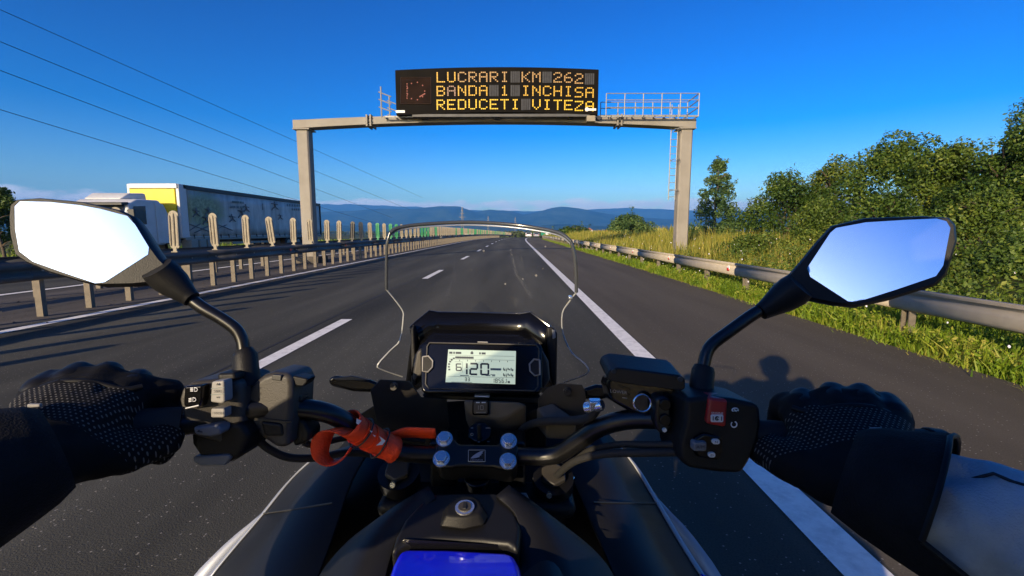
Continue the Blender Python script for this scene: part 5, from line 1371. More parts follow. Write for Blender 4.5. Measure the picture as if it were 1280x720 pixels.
# --- left controls
ls = slab([(222, 500), (226, 484), (240, 477), (273, 474), (296, 476), (304, 490), (305, 540), (298, 566), (285, 560), (240, 545), (228, 528)], lambda x, y: 0.432 + 0.00025 * (x - 225), (0.004, 0.055, -0.004), 'switch_housing', M['plastic_grey'], bevel=0.005, seg=3)
slab([(236, 532), (300, 528), (312, 545), (300, 572), (286, 580), (252, 578), (238, 556)], 0.445, (0.0, 0.05, -0.006), 'switch_housing', M['plastic'], bevel=0.006)
hb = slab([(230, 483), (252.5, 481.5), (252, 500), (249, 510), (229, 508.5)], 0.429, 0.012, 'headlight_switch', M['plastic_gloss'], ls, bevel=0.002)
lm = MB()
for yy_, lines in ((487, True), (499.5, True)):
    c0 = 243 if yy_ < 490 else 241
    ps = [(c0, yy_ - 2.4), (c0 + 3, yy_ - 1.8), (c0 + 3.8, yy_), (c0 + 3, yy_ + 1.8), (c0, yy_ + 2.4)]
    lm.tube([pt(x, y, .4275) for x, y in ps + [ps[0]]], 0.0004, 4)
    for q in (-1.8, 0, 1.8): lm.tube([pt(c0 - 1.5, yy_ + q, .4275), pt(c0 - 5, yy_ + q + (1 if yy_ > 490 else 0), .4275)], 0.00045, 4)
lm.tube([pt(232, 510.5, .4285), pt(248.5, 506.8, .4285)], 0.0006, 4)
lm.build('beam_symbol', M['print_white'], hb)
se = slab([(264, 477), (280, 475.5), (281, 502), (277, 505), (262.5, 503)], 0.432, 0.014, 'select_switch', M['button_grey'], ls, bevel=0.002)
tx = MB()
tx.add([pt(270, 481.6, .4305), pt(274, 481.4, .4305), pt(272, 478.2, .4305)], [(0, 1, 2)]); tx.add([pt(270, 496, .4305), pt(273.4, 496, .4305), pt(271.6, 498, .4305)], [(0, 1, 2)])
lettering(tx, 'SEL', lambda u, v: pt(267 + u, 490.6 - v, .4305), width=10.5, height=3.4); tx.build('switch_print', M['print_dark'], se)
slab([(263.4, 485.6), (280.6, 484.2), (280.6, 484.8), (263.4, 486.2)], 0.4313, 0.001, 'switch_groove', M['lcd_grey'], se, bevel=0); slab([(263.2, 493.2), (280.6, 492.0), (280.6, 492.6), (263.2, 493.8)], 0.4313, 0.001, 'switch_groove', M['lcd_grey'], se, bevel=0)
mo = slab(rrect(263, 510.5, 280.5, 522.5, 2.2), 0.435, 0.012, 'mode_button', M['button_grey'], ls, bevel=0.002)
tx = MB(); lettering(tx, 'MODE', lambda u, v: pt(265.8 + u, 518 - v, .4335), width=12, height=2.8); tx.build('switch_print', M['print_dark'], mo)
tsw = slab([(240, 534), (270, 531), (277, 537), (275, 544), (262, 547), (243, 544)], 0.432, 0.03, 'indicator_switch', M['button_dim'], ls, bevel=0.004)
mk = MB(); mk.tube([pt(247, 539.5, .4305), pt(253, 540, .4305)], 0.0005, 4); mk.tube([pt(247, 539.5, .4305), pt(249, 538, .4305)], 0.0005, 4); mk.build('switch_print', M['print_dark'], tsw)
slab([(240, 571), (285, 568), (289, 572), (280, 583), (250, 583), (241, 578)], 0.442, 0.03, 'horn_button', M['button_dim'], ls, bevel=0.004)
slab([(270, 467), (293, 466), (295, 476), (272, 477)], 0.447, 0.03, 'switch_tab', M['plastic'], ls, bevel=0.003)
# lever bracket with its trigger
lb = slab([(305, 492), (314, 480), (328, 469), (340, 465), (362, 468), (366, 480), (364, 520), (360, 560), (345, 561), (326, 548), (306, 524)], 0.463, (0.004, 0.045, -0.004), 'lever_bracket', M['plastic_grey'], bevel=0.006, seg=3)
slab([(352, 471), (368, 470), (384, 473.5), (384, 478), (379, 483.5), (371, 483), (365, 480)], 0.468, (0, 0.02, -0.002), 'trigger', M['plastic'], lb, bevel=0.003)
slab([(340, 468), (352, 469), (351, 476.5), (339, 475)], 0.4615, 0.004, 'bracket_recess', M['print_dark'], lb, bevel=0.001)
slab([(324, 526), (352, 530), (354, 546), (330, 546)], 0.4605, 0.01, 'bracket_cover', M['plastic'], lb, bevel=0.003)
slab([(306, 521), (364, 527), (364, 528.2), (306, 522.2)], 0.4612, 0.002, 'bracket_seam', M['print_dark'], lb, bevel=0)
slab([(362, 526), (378, 524), (388, 542), (386, 552), (366, 560)], 0.478, 0.03, 'lever_pivot', M['plastic'], lb, bevel=0.004)
slab([(366, 494), (374, 493), (377, 503), (368, 506)], 0.475, 0.02, 'bracket_lug', M['plastic'], lb, bevel=0.003)
MB().tube(spline([pt(298, 536, .47), pt(318, 546, .475), pt(336, 561, .485), pt(362, 572, .50), pt(398, 572, .52), pt(440, 566, .545), pt(500, 572, .60)], 6), 0.0042, 8).build('brake_cable', M['rubber'], bike, smooth=60)
MB().tube(spline([pt(380, 553, .49), pt(394, 556, .50), pt(430, 548, .53), pt(480, 545, .58), pt(530, 552, .62)], 5), 0.0035, 8).build('control_cable', M['rubber'], bike, smooth=60)

# --- right controls: reservoir, perch, switch housing
rp = Plane(pt(808, 480, 0.500), (0.0, -0.80, 0.60))
rs = slab([(759, 480), (762, 470), (855, 486), (854, 500), (838, 513), (812, 519), (790, 516), (764, 501)], lambda x, y: 0.497 - 0.00035 * (x - 760), (0.0, 0.04, -0.01), 'brake_reservoir', M['plastic_gloss'], bevel=0.004, seg=3)
lid_ = slab([(758, 470), (762, 463), (772, 459.5), (850, 469.5), (857, 474), (857, 486), (851, 489.5), (768, 478), (759, 474.5)], lambda x, y: 0.491 - 0.00035 * (x - 760), (0.0, 0.045, 0.004), 'reservoir_lid', M['plastic'], rs, bevel=0.003, seg=3)
for px, py in ((767, 464), (850, 474)):
    MB().disc(pt(px, py, 0.489 - 0.00035 * (px - 760)), -CF, 0.0026, 0.002, 10).build('lid_screw', M['plastic_grey'], lid_)
gpos = pt(801.5, 502.5, 0.4785)
gl_ = MB().disc(gpos, -CF, 0.0078, 0.004, 24).build('sight_glass', M['auto_glass'], rs, smooth=40)
MB().tube([gpos - CF * 0.004 + (CR * math.cos(a) + CU * math.sin(a)) * 0.0088 for a in np.linspace(0, 2 * math.pi, 25)], 0.0011, 6).build('sight_ring', M['chrome'], gl_, smooth=60)
tx = MB()
lettering(tx, 'LOWER', lambda u, v: pt(763 + u, 490.5 + u * 0.12 - v, .4805), width=21, height=4); tx.tube([pt(778, 497, .4805), pt(784, 498, .4805)], 0.0005, 4); tx.build('level_lettering', M['button_grey'], rs)
bj = MB().box(pt(744, 506, 0.505), (0.014, 0.012, 0.012)).tube([pt(731, 510, .512), pt(754, 506, .50)], 0.0062, 12).build('banjo_bolt', M['chrome'], bike, bevel=0.002)
MB().tube(spline([pt(746, 511, .505), pt(736, 522, .515), pt(716, 526, .54), pt(680, 527, .58), pt(655, 535, .62), pt(640, 560, .66)], 6), 0.0052, 10).build('brake_hose', M['rubber'], bike, smooth=60)
MB().tube(spline([pt(850, 565, .452), pt(800, 566, .47), pt(752, 568, .50), pt(716, 578, .54), pt(690, 600, .60)], 6), 0.0044, 8).build('throttle_cable', M['rubber'], bike, smooth=60)
MB().tube(spline([pt(850, 555, .452), pt(806, 556, .475), pt(770, 556, .50), pt(730, 566, .54), pt(700, 590, .60)], 6), 0.0038, 8).build('throttle_cable', M['rubber'], bike, smooth=60)
pc = slab([(820, 498), (830, 494), (841, 500), (841, 536), (836, 544), (824, 543), (819, 530)], 0.4585, (0, 0.03, -0.002), 'lever_perch', M['bar'], bevel=0.005, seg=3)
MB().disc(pt(830, 537, 0.4575), -CF, 0.0022, 0.002, 8).build('perch_bolt', M['print_white'], pc)
for yy_ in (505, 524): MB().disc(pt(830.5, yy_, 0.4585), -CF, 0.0058, 0.004, 14).build('perch_boss', M['plastic_gloss'], pc, bevel=0.001)
rsh = slab([(858, 499), (887, 495.5), (920, 499), (951, 506), (953, 530), (949, 553), (937, 579), (928, 593), (900, 592), (861, 586), (851, 576), (849.5, 555), (857, 526)], lambda x, y: 0.436 - 0.00018 * (x - 850), (-0.004, 0.055, -0.004), 'switch_housing', M['plastic'], bevel=0.006, seg=3)
ks = slab([(887.5, 497.6), (911, 500), (908.5, 535), (883, 530.6)], 0.425, (0, 0.02, 0), 'kill_switch', M['red_switch'], rsh, bevel=0.003, seg=3)
slab(rrect(888.5, 518, 904.5, 528, 2), 0.4245, 0.004, 'switch_patch', M['print_white'], ks, bevel=0.0006)
tx = MB(); lettering(tx, 'ENGINE', lambda u, v: pt(889.5 + u, 517 + u * .05 - v, .4242), width=14.5, height=2.2); tx.build('switch_print', M['print_white'], ks)
tx = MB(); tx.tube([pt(896.5 + 2.2 * math.cos(a), 523 + 2.2 * math.sin(a), .4238) for a in np.linspace(0.6, 5.7, 12)], 0.0005, 4); tx.tube([pt(896.4, 521, .4238), pt(895.6, 523.2, .4238), pt(897.4, 523, .4238), pt(896.6, 525.2, .4238)], 0.0004, 4)
tx.tube([pt(891.5, 520.5, .4238), pt(891.5, 525.5, .4238)], 0.0004, 4); tx.tube([pt(901.8, 520.8, .4238), pt(901.8, 525.8, .4238)], 0.0004, 4); tx.build('switch_print', M['print_dark'], ks)
tx = MB()
tx.tube([pt(917.5 + 3.6 * math.cos(a), 530.5 + 3.6 * math.sin(a), .4225) for a in np.linspace(-1.2, 4.0, 14)], 0.0006, 4)
tx.tube([pt(919 + 3.8 * math.cos(a), 512.5 + 2.4 * math.sin(a), .4225) for a in np.linspace(2.6, 6.8, 12)], 0.0006, 4); tx.tube([pt(917, 510.5, .4225), pt(920.5, 514.5, .4225)], 0.0005, 4); tx.tube([pt(915.4, 514, .4225), pt(923, 513, .4225)], 0.0004, 4)
tx.build('switch_print', M['print_white'], rsh)
sm_p = slab([(868, 548), (880, 541), (906, 546), (908, 562), (900, 577), (872, 572), (866, 562)], 0.4265, 0.006, 'starter_recess', M['plastic_gloss'], rsh, bevel=0.003)
am = slab(rrect(867, 552, 884, 565, 3.5), 0.4225, 0.010, 'mode_button', M['button_dim'], rsh, bevel=0.002)
tx = MB(); lettering(tx, 'A/M', lambda u, v: pt(870.5 + u, 560.5 - v, .4212), width=10, height=3.6); tx.build('switch_print', M['print_dark'], am)
for (x0, y0, x1, y1), t in (((891, 549.5, 900, 555.5), 'N'), ((886, 566, 894.5, 572), 'D')):
    q = slab(rrect(x0, y0, x1, y1, 2.4), 0.4235, 0.004, 'gear_mark', M['print_white'], sm_p, bevel=0.0004)
    tx = MB(); lettering(tx, t, lambda u, v: pt((x0 + x1) / 2 - 1.6 + u, (y0 + y1) / 2 + 1.4 - v, .4228), width=3.2, height=2.8); tx.build('gear_letter', M['print_dark'], q)

# --- mirrors
def mirror(outer, glass, c, n, d, stem, boots, base):
    pl = Plane(pt(c[0], c[1], d), n)
    r0 = [pl.hit(*p) for p in outer]; cen = sum(r0, Vector()) / len(r0)
    def grow(k, dep): return [cen + (p - cen) * k - pl.n * dep for p in r0]
    hs = MB().loft([grow(0.955, -0.002), grow(1.0, 0.003), grow(1.0, 0.012), grow(0.90, 0.032), grow(0.66, 0.05), grow(0.3, 0.058)]).build('mirror', M['plastic'], bike, smooth=35)
    g = [pl.hit(p[0], p[1], 0.0025) for p in glass]
    MB().prism(g, tuple(-pl.n * 0.002)).build('mirror_glass', M['mirror'], hs)
    path = spline([pt(*p) for p in stem], 8)
    MB().tube(path, 0.0063, 12).build('mirror_stem', M['bar'], hs, smooth=60)
    MB().tube([pt(*p[:3]) for p in boots], [p[3] for p in boots], 16).build('mirror_boot', M['plastic'], hs, smooth=60)
    MB().tube([pt(*p[:3]) for p in base], [p[3] for p in base], 16).build('stem_base', M['plastic'], hs, smooth=50)
    return hs
mirror([(11, 255), (19, 248.5), (47, 246.5), (103, 251.5), (150, 262), (166, 270), (178, 288), (190, 308), (203, 326), (216, 338), (214, 346), (200, 353.5), (169, 356.5), (125, 357.5), (103, 353), (62, 341), (31, 328), (17, 318), (11, 294), (9.5, 272)],
       [(18.5, 258), (25, 251.6), (62, 252.5), (100, 256.5), (125, 261), (159, 270), (169, 281), (186, 309), (185, 318), (131, 352.5), (119, 354), (80, 341), (41, 327), (24, 314), (19, 286)],
       (110, 303), (0.215, -0.946, 0.240), 0.455,
       [(233, 369, .475), (252, 384, .476), (276, 398, .478), (294, 411, .479), (302, 424, .479), (305, 440, .478), (307, 458, .476)],
       [(196, 335, .462, 0.015), (206, 345, .468, 0.0165), (218, 355, .470, 0.0150), (234, 369, .473, 0.0098), (240, 374, .473, 0.0085)],
       [(304, 440, .477, 0.0098), (306, 444, .476, 0.0120), (308, 470, .474, 0.0125), (309, 482, .473, 0.0150)])
mirror([(1039, 281.5), (1082, 271.5), (1155.5, 269), (1188, 271), (1196, 280), (1198, 300), (1185, 343), (1171, 356), (1113, 374), (1071, 383), (1040, 380), (1013, 374.5), (994, 371), (982, 360), (981, 348), (1002, 324), (1020, 302)],
       [(1045, 285), (1082, 278), (1130, 275), (1171, 273.2), (1183, 276.5), (1188, 285), (1179, 332), (1170, 345), (1120, 362), (1071, 377.5), (1060, 376.5), (1013, 346), (1009, 335), (1038, 291)],
       (1100, 325), (-0.414, -0.866, 0.276), 0.455,
       [(958, 384, .474), (940, 394, .474), (912, 414, .474), (892, 429, .474), (884, 440, .473), (880, 455, .471), (876, 478, .468)],
       [(1000, 357, .462, 0.0150), (991, 364, .466, 0.0165), (978, 373, .470, 0.0150), (958, 386, .473, 0.0098), (951, 390, .473, 0.0085)],
       [(880, 458, .470, 0.0095), (879, 463, .469, 0.0112), (876, 490, .466, 0.0120), (874, 500, .464, 0.0150)])

BX = -0.046                              # the machine's centre plane
# --- tank: lofted shell, console with lock, blue lid
secs = [(0.515, 0.12, 0.930, 0.87), (0.500, 0.085, 0.975, 0.86), (0.468, 0.095, 0.988, 0.85), (0.425, 0.100, 0.984, 0.84), (0.36, 0.100, 0.972, 0.82), (0.26, 0.112, 0.962, 0.80), (0.14, 0.105, 0.935, 0.78), (0.04, 0.085, 0.890, 0.76)]
rings = []
for y, w_, zt, zl in secs:
    half = [(0, zt), (0.55 * w_, zt - 0.001), (0.88 * w_, zt - 0.008), (w_, zt - 0.024), (w_ + 0.026, zt - 0.044), (w_ + 0.066, zt - 0.082), (0.205, zl)]
    full = half + [(-a, b) for a, b in reversed(half[1:])]
    rings.append([Vector((a + BX, y, b - 0.030)) for a, b in full])
tank = MB().loft(rings).build('tank', M['tank_plastic'], bike, smooth=60, subsurf=2)
for inner_, outer_ in (([(545, 616, .500), (505, 650, .476), (488, 690, .452), (470, 760, .41), (440, 860, .36)], [(528, 622, .53), (455, 662, .53), (415, 700, .51), (390, 740, .49), (330, 860, .43)]),
                       ([(620, 614, .500), (646, 640, .476), (650, 690, .452), (656, 760, .41), (650, 860, .36)], [(650, 622, .53), (715, 666, .53), (752, 700, .51), (775, 738, .49), (840, 860, .43)])):
    a_ = spline([pt(*p) for p in inner_], 5); c_ = spline([pt(*p) for p in outer_], 5)
    m_ = [p.lerp(q, 0.5) + Vector((0, 0, 0.010)) for p, q in zip(a_, c_)]
    d_ = [q + Vector((0, 0.01, -0.10)) for q in c_]
    MB().loft([[p - Vector((0, 0, .006)) for p in a_], m_, c_, d_], cap=False, closed=False).build('tank_shoulder', M['tank_plastic'], tank, smooth=50, solid=0.003)
TP = Plane((-0.025, 0.36, 0.978), (0, -0.12, 0.99))
LIDP = Plane(pt(570, 692, 0.437), (0.0, 0.06, 0.998))
def lp(px, py, off=0): return LIDP.hit(px, py, off)
lid = [(500, 686.5), (512, 684.5), (560, 685), (632, 689), (643, 692), (650, 706), (655, 730), (662, 800), (655, 860), (470, 860), (478, 780), (483, 730), (491, 704)]
slab(lid, LIDP, tuple(-LIDP.n * 0.022), 'tank_lid', M['blue'], tank, bevel=0.006, seg=3)
# raised surround in front of the lid
sur = [(488, 690), (494, 670), (506, 648), (530, 622), (546, 615), (620, 614), (632, 620), (646, 640), (652, 660), (648, 688), (634, 680), (600, 676), (540, 674), (505, 680)]
CPn = Plane(pt(570, 660, 0.463), (0, -0.17, 0.985))
slab(sur, CPn, tuple(-CPn.n * 0.035), 'tank_console', M['tank_plastic'], tank, bevel=0.008, seg=3)
mound = [(548, 660), (552, 642), (566, 628), (576, 625), (594, 626), (604, 632), (612, 646), (606, 658), (580, 664)]
CP2 = Plane(pt(580, 640, 0.478), (0, -0.30, 0.955))
MBm = MB(); base_ = [CPn.hit(*p, 0.001) for p in mound]; cen = sum(base_, Vector()) / len(base_)
topm = [cen + (p - cen) * 0.72 + CPn.n * 0.011 for p in base_]
mo_ = MBm.loft([base_, topm]).build('lock_mound', M['plastic'], tank, bevel=0.003, seg=3)
kc = CPn.hit(581, 635.5, 0.0125)
kl = MB().disc(kc, CPn.n, 0.0098, 0.002, 24).build('lock_cover', M['chrome'], mo_, smooth=40)
MB().disc(kc + CPn.n * 0.002, CPn.n, 0.0066, 0.001, 20).build('lock_barrel', M['plastic_grey'], kl)
MB().box(kc + CPn.n * 0.0034, (0.0034, 0.010, 0.0014)).build('keyhole', M['print_dark'], kl)
slab([(500, 676), (505, 672), (640, 680), (647, 688), (644, 691), (632, 686), (510, 681)], lambda x, y: 0.447, tuple(Vector((0, 0.0, -0.01))), 'lid_lip', M['plastic_gloss'], tank, bevel=0.002)

# --- side cowls: dark panels with silver edges, running from the nose back past the knees
def cowl(side):
    if side < 0:
        inner = [(470, 548, .66), (440, 600, .62), (420, 660, .57), (398, 720, .53), (370, 800, .49)]
        mid = [(430, 562, .70), (400, 610, .67), (360, 660, .63), (320, 715, .60), (270, 800, .56)]
        edge = [(398, 570, .745), (366, 600, .725), (330, 645, .695), (292, 690, .668), (262, 728, .648), (205, 810, .615)]
    else:
        inner = [(700, 560, .66), (720, 610, .62), (738, 650, .57), (760, 700, .53), (790, 780, .49)]
        mid = [(738, 560, .70), (762, 600, .67), (790, 650, .63), (822, 700, .60), (862, 780, .56)]
        edge = [(770, 556, .76), (792, 584, .735), (820, 632, .70), (848, 680, .672), (876, 724, .650), (930, 800, .615)]
    a, b, c = (spline(pts(k), 4) for k in (inner, mid, edge)); n = min(len(a), len(b), len(c))
    rs_ = lambda L: [L[min(len(L) - 1, round(i * (len(L) - 1) / 15))] for i in range(16)]
    a, b, c = rs_(a), rs_(b), rs_(c)
    b = [p.lerp(q, 0.6) for p, q in zip(a, c)]
    low = [p + Vector((side * 0.03, 0.02, -0.16)) for p in c]
    p_ = MB().loft([a, b, c], cap=False, closed=False).build('side_cowl', M['tank_plastic'], bike, smooth=60, solid=0.004)
    w0, w1 = [], []
    for i, p in enumerate(c):
        t = i / 15; 
        w0.append(p + Vector((0, 0, 0.004))); w1.append(p + Vector((side * (0.009 + 0.004 * t), 0.0, -0.006)))
    MB().loft([w0, w1, [q + Vector((side * 0.004, 0, -0.02)) for q in w1]], cap=False, closed=False).build('cowl_edge', M['silver'], p_, smooth=30, solid=0.003)
    # second, wider fin lower back
    f0, f1 = [], []
    for i in range(12):
        t = i / 11; k = 4.5 + t * 10.5; j = int(k); p = c[j].lerp(c[min(15, j + 1)], k - j)
        wd = 0.026 * math.sin(min(1, t * 2.0) * math.pi / 2) ** 0.9 + 0.004
        f0.append(p + Vector((side * 0.015, 0, -0.012))); f1.append(p + Vector((side * (0.016 + wd), -0.004, -0.020 - 0.006 * t)))
    MB().loft([f0, f1, [q + Vector((0, 0, -0.03)) for q in f1]], cap=False, closed=False).build('cowl_fin', M['silver'], p_, smooth=30, solid=0.003)
    MB().tube([a[6].lerp(b[6], .2) + Vector((0, 0, .003)), b[6] + Vector((0, 0, .003)), c[6] + Vector((0, 0, .004))], 0.0012, 5).build('panel_gap', M['print_dark'], p_)
    g0 = [q + Vector((side * 0.012, 0, -0.03)) for q in c]; g1 = [Vector((side * 0.30, q.y + 0.01, q.z - 0.24)) for q in c]; g2 = [Vector((side * 0.20, q.y, q.z - 0.48)) for q in c]
    MB().loft([g0, g1, g2], cap=False, closed=False).build('lower_cowl', M['silver'], bike, smooth=60, solid=0.004)
    k0, k1 = c[12:], [q + Vector((side * 0.014, 0, -0.004)) for q in c[12:]]
    MB().loft([[q + Vector((0, 0, .008)) for q in k0], [q + Vector((0, 0, .004)) for q in k1]], cap=False, closed=False).build('cowl_flash', M['blue'], p_, solid=0.003)
    return p_
cowl(-1); cowl(1)
# dark inner fairing that closes the view down past the steering head
inn = [pts([(425, 560, .80), (470, 508, .80), (600, 500, .82), (728, 508, .80), (775, 558, .80)]), pts([(400, 640, .74), (480, 600, .74), (600, 600, .76), (710, 600, .74), (800, 640, .74)]), pts([(350, 760, .68), (470, 740, .66), (590, 740, .66), (700, 740, .66), (850, 760, .68)])]
MB().loft(inn, cap=False, closed=False).build('inner_fairing', M['plastic'], bike, smooth=60, solid=0.004)
slab([(648, 618), (658, 618), (664, 630), (660, 632), (650, 626)], 0.53, 0.004, 'caution_tag', M['button_grey'], bevel=0)
for px, py in ((492, 604), (686, 617)): MB().disc(pt(px, py, 0.575), -CF, 0.0035, 0.006, 8).build('hex_bolt', M['chrome'], bike)

# --- running gear below the view
def wheel(y, wd, name):
    wb = MB().tube([(BX - wd / 2, y, .305), (BX - wd / 2 * .8, y, .305), (BX + wd / 2 * .8, y, .305), (BX + wd / 2, y, .305)], [0.26, 0.305, 0.305, 0.26], 28).build(name, M['rubber'], bike, smooth=40)
    MB().tube([(BX - wd / 2 - .004, y, .305), (BX + wd / 2 + .004, y, .305)], [0.225, 0.225], 24).build('rim', M['plastic_gloss'], wb)
    MB().tube([(BX - wd / 2 - .014, y, .305), (BX - wd / 2 - .005, y, .305)], [0.15, 0.15], 24).build('brake_disc', M['chrome'], wb)
wheel(1.02, 0.12, 'wheel'); wheel(-0.50, 0.16, 'wheel')
MB().prism([(BX - 0.15, a_, b_) for a_, b_ in ((0.62, 0.30), (0.60, 0.62), (0.1, 0.66), (-0.25, 0.5), (-0.2, 0.25), (0.3, 0.2))], (0.30, 0, 0)).build('engine', M['dark_metal'], bike, bevel=0.03)
MB().loft([[Vector((BX + s_ * w_, y, z)) for s_, z in ((-1, zl), (-1, zt), (1, zt), (1, zl))] for y, w_, zl, zt in ((0.08, 0.09, 0.72, 0.84), (-0.12, 0.14, 0.68, 0.815), (-0.35, 0.15, 0.70, 0.83), (-0.42, 0.14, 0.72, 0.88), (-0.80, 0.10, 0.78, 0.92))]).build('seat', M['seat'], bike, bevel=0.03, seg=3)
MB().loft([[Vector((BX + s_ * w_, y, z)) for s_, z in ((-1, zl), (-1, zt), (1, zt), (1, zl))] for y, w_, zl, zt in ((0.05, 0.12, 0.55, 0.70), (-0.4, 0.14, 0.62, 0.72), (-0.92, 0.06, 0.82, 0.88))]).build('tail_cowl', M['silver'], bike, bevel=0.02)
MB().tube([(BX + 0.17, 0.1, 0.30), (BX + 0.20, -0.25, 0.36), (BX + 0.22, -0.75, 0.50)], [0.04, 0.06, 0.055], 14).build('silencer', M['dark_metal'], bike, smooth=50)
MB().prism([(BX - 0.07, a_, b_) for a_, b_ in ((0.74, 0.62), (1.05, 0.64), (1.28, 0.48), (1.02, 0.625))], (0.14, 0, 0)).build('front_mudguard', M['plastic'], bike, bevel=0.01)
for s_ in (-1, 1):
    MB().tube([(BX + s_ * 0.10, 0.86, 0.36), (BX + s_ * 0.10, 1.02, 0.305)], 0.03, 12).build('fork_slider', M['dark_metal'], bike)
    MB().tube([(BX + s_ * 0.14, -0.02, 0.33), (BX + s_ * 0.26, -0.02, 0.33)], 0.014, 8).build('footrest', M['dark_metal'], bike)
    MB().box((BX + s_ * 0.10, -0.25, 0.34), (0.04, 0.55, 0.07)).build('swingarm', M['dark_metal'], bike, bevel=0.01)

# ------------------------------------------------------------------ red strap tied round the bar
strap = thing('strap', 'red webbing strap with white print looped round the left handlebar', 'strap', tuple(pt(445, 545, .52)))
def ribbon(path, wdir, wds, name, th=0.0016, parent=strap, m='red_strap'):
    P = [Vector(p) for p in path]; r0 = []; r1 = []
    for p, wv in zip(P, wds): r0.append(p - Vector(wdir).normalized() * wv / 2); r1.append(p + Vector(wdir).normalized() * wv / 2)
    return MB().loft([r0, [(a + b) / 2 for a, b in zip(r0, r1)], r1], cap=False, closed=False).build(name, M[m], parent, smooth=60, solid=th)
wrap = MB(); rings = []
wp = spline([pt(435, 528, .512), pt(452, 541, .523), pt(470, 551, .533), pt(492, 562, .542)], 4)
for i, p in enumerate(wp):
    t = (wp[min(i + 1, len(wp) - 1)] - wp[max(0, i - 1)]).normalized(); a = t.cross(Vector((0, 0, 1))).normalized(); b = a.cross(t)
    for k in ((0.0128, 0.0150) if i % 3 == 0 and 0 < i < len(wp) - 1 else (0.0150 - 0.0007 * (i % 3),)):
        rings.append([p + t * (0.004 * math.cos(q * math.pi / 8)) + (a * math.cos(q * math.pi / 8) + b * math.sin(q * math.pi / 8)) * k for q in range(16)])
wr = wrap.loft(rings, cap=False).build('wrap', M['red_strap'], strap, smooth=50, solid=0.0015)
lp1 = spline([pt(436, 541, .500), pt(420, 536, .497), pt(407, 541, .496), pt(401, 556, .497), pt(402, 571, .500), pt(414, 579, .506), pt(430, 572, .514), pt(441, 557, .520)], 4)
o_ = MB(); r0, r1, r2 = [], [], []
for i, p in enumerate(lp1):
    t = i / (len(lp1) - 1); sd = CF * (0.012 * (1 if t > .5 else 1)); wv = (CR * (0.020 * math.sin(math.pi * min(1, t * 1.15 + .1)) * (1 - .55 * t)) + CF * 0.016)
    r0.append(p - wv / 2); r1.append(p); r2.append(p + wv / 2)
o_.loft([r0, r1, r2], cap=False, closed=False).build('loop', M['red_strap'], strap, smooth=60, solid=0.0016)
tl = spline([pt(488, 546, .545), pt(505, 541, .552), pt(525, 541, .558), pt(545, 542, .562)], 4)
ribbon(tl, (0, -0.45, 0.9), [0.012 + 0.006 * min(1, i / 5) for i in range(len(tl))], 'tail')
pw = MB()
def wpnt(px, py): return pt(px, py, 0.494 + 0.00052 * (px - 435))
for poly in ([(446, 523), (452, 526), (448, 531), (445, 529)], [(462, 538), (466, 539), (464, 541)], [(474, 545), (482, 551), (478, 556), (470, 557), (477, 551)], [(466, 543), (470, 545), (468, 546)]):
    pw.add([wpnt(*p) for p in poly], [tuple(range(len(poly)))])
pw.build('white_print', M['print_white'], wr)
for k in (4, 9):
    p = wp[k]; t = (wp[min(k + 1, len(wp) - 1)] - wp[k - 1]).normalized(); a = t.cross(Vector((0, 0, 1))).normalized(); b = a.cross(t)
    MB().tube([p + (a * math.cos(q) + b * math.sin(q)) * 0.0178 for q in np.linspace(0, 2 * math.pi, 20)], 0.0010, 5, cap=False).build('strap_seam', M['print_dark'], wr)

# ------------------------------------------------------------------ the rider
rider = thing('person', 'rider in black gloves and pale grey sleeves holding the handlebar, mostly out of view', 'person', (-0.04, -0.20, 0.0))
def capsule_cloud(caps, voxel, name, m, parent, smooth_it=6, wrinkle=0.0, wscale=28.0, wdir=None):
    """tapering capsules fused into one continuous skin"""
    bm = bmesh.new()
    for a, b, ra, rb in caps:
        a, b = Vector(a), Vector(b); n = max(2, int((b - a).length / (min(ra, rb) * 0.35)) + 1)
        for i in range(n + 1):
            t = i / n; r = ra + (rb - ra) * t
            bmesh.ops.create_icosphere(bm, subdivisions=2, radius=r, matrix=Matrix.Translation(a.lerp(b, t)))
    me = bpy.data.meshes.new(name + '_tmp'); bm.to_mesh(me); bm.free()
    ob = bpy.data.objects.new(name + '_tmp', me); COL.objects.link(ob)
    md = ob.modifiers.new('r', 'REMESH'); md.mode = 'VOXEL'; md.voxel_size = voxel
    s = ob.modifiers.new('s', 'SMOOTH'); s.iterations = smooth_it; s.factor = 0.5
    me2 = bpy.data.meshes.new_from_object(ob.evaluated_get(bpy.context.evaluated_depsgraph_get()))
    bpy.data.objects.remove(ob); bpy.data.meshes.remove(me)
    if wrinkle:
        nv = len(me2.vertices); nr = np.zeros(nv * 3, np.float32); me2.vertices.foreach_get('normal', nr); nr = nr.reshape(-1, 3)
        for i, v in enumerate(me2.vertices):
            p = Vector(v.co); q = p * wscale
            if wdir is not None: q = q - wdir * (q.dot(wdir)) * 0.35 + wdir * (mnoise.noise(p * 14.0) * 1.2)
            k = 1.0 - abs(mnoise.noise(q)) * 2.2 + 0.5 * mnoise.noise(q * 2.3)
            v.co = p + Vector(nr[i]) * (wrinkle * k)
    me2.name = name; o0 = org(parent); me2.transform(Matrix.Translation(-o0))
    me2.polygons.foreach_set('use_smooth', [True] * len(me2.polygons)); me2.materials.clear(); me2.materials.append(m)
    o = bpy.data.objects.new(name, me2); COL.objects.link(o); o.parent = parent
    return o
HAND = {}
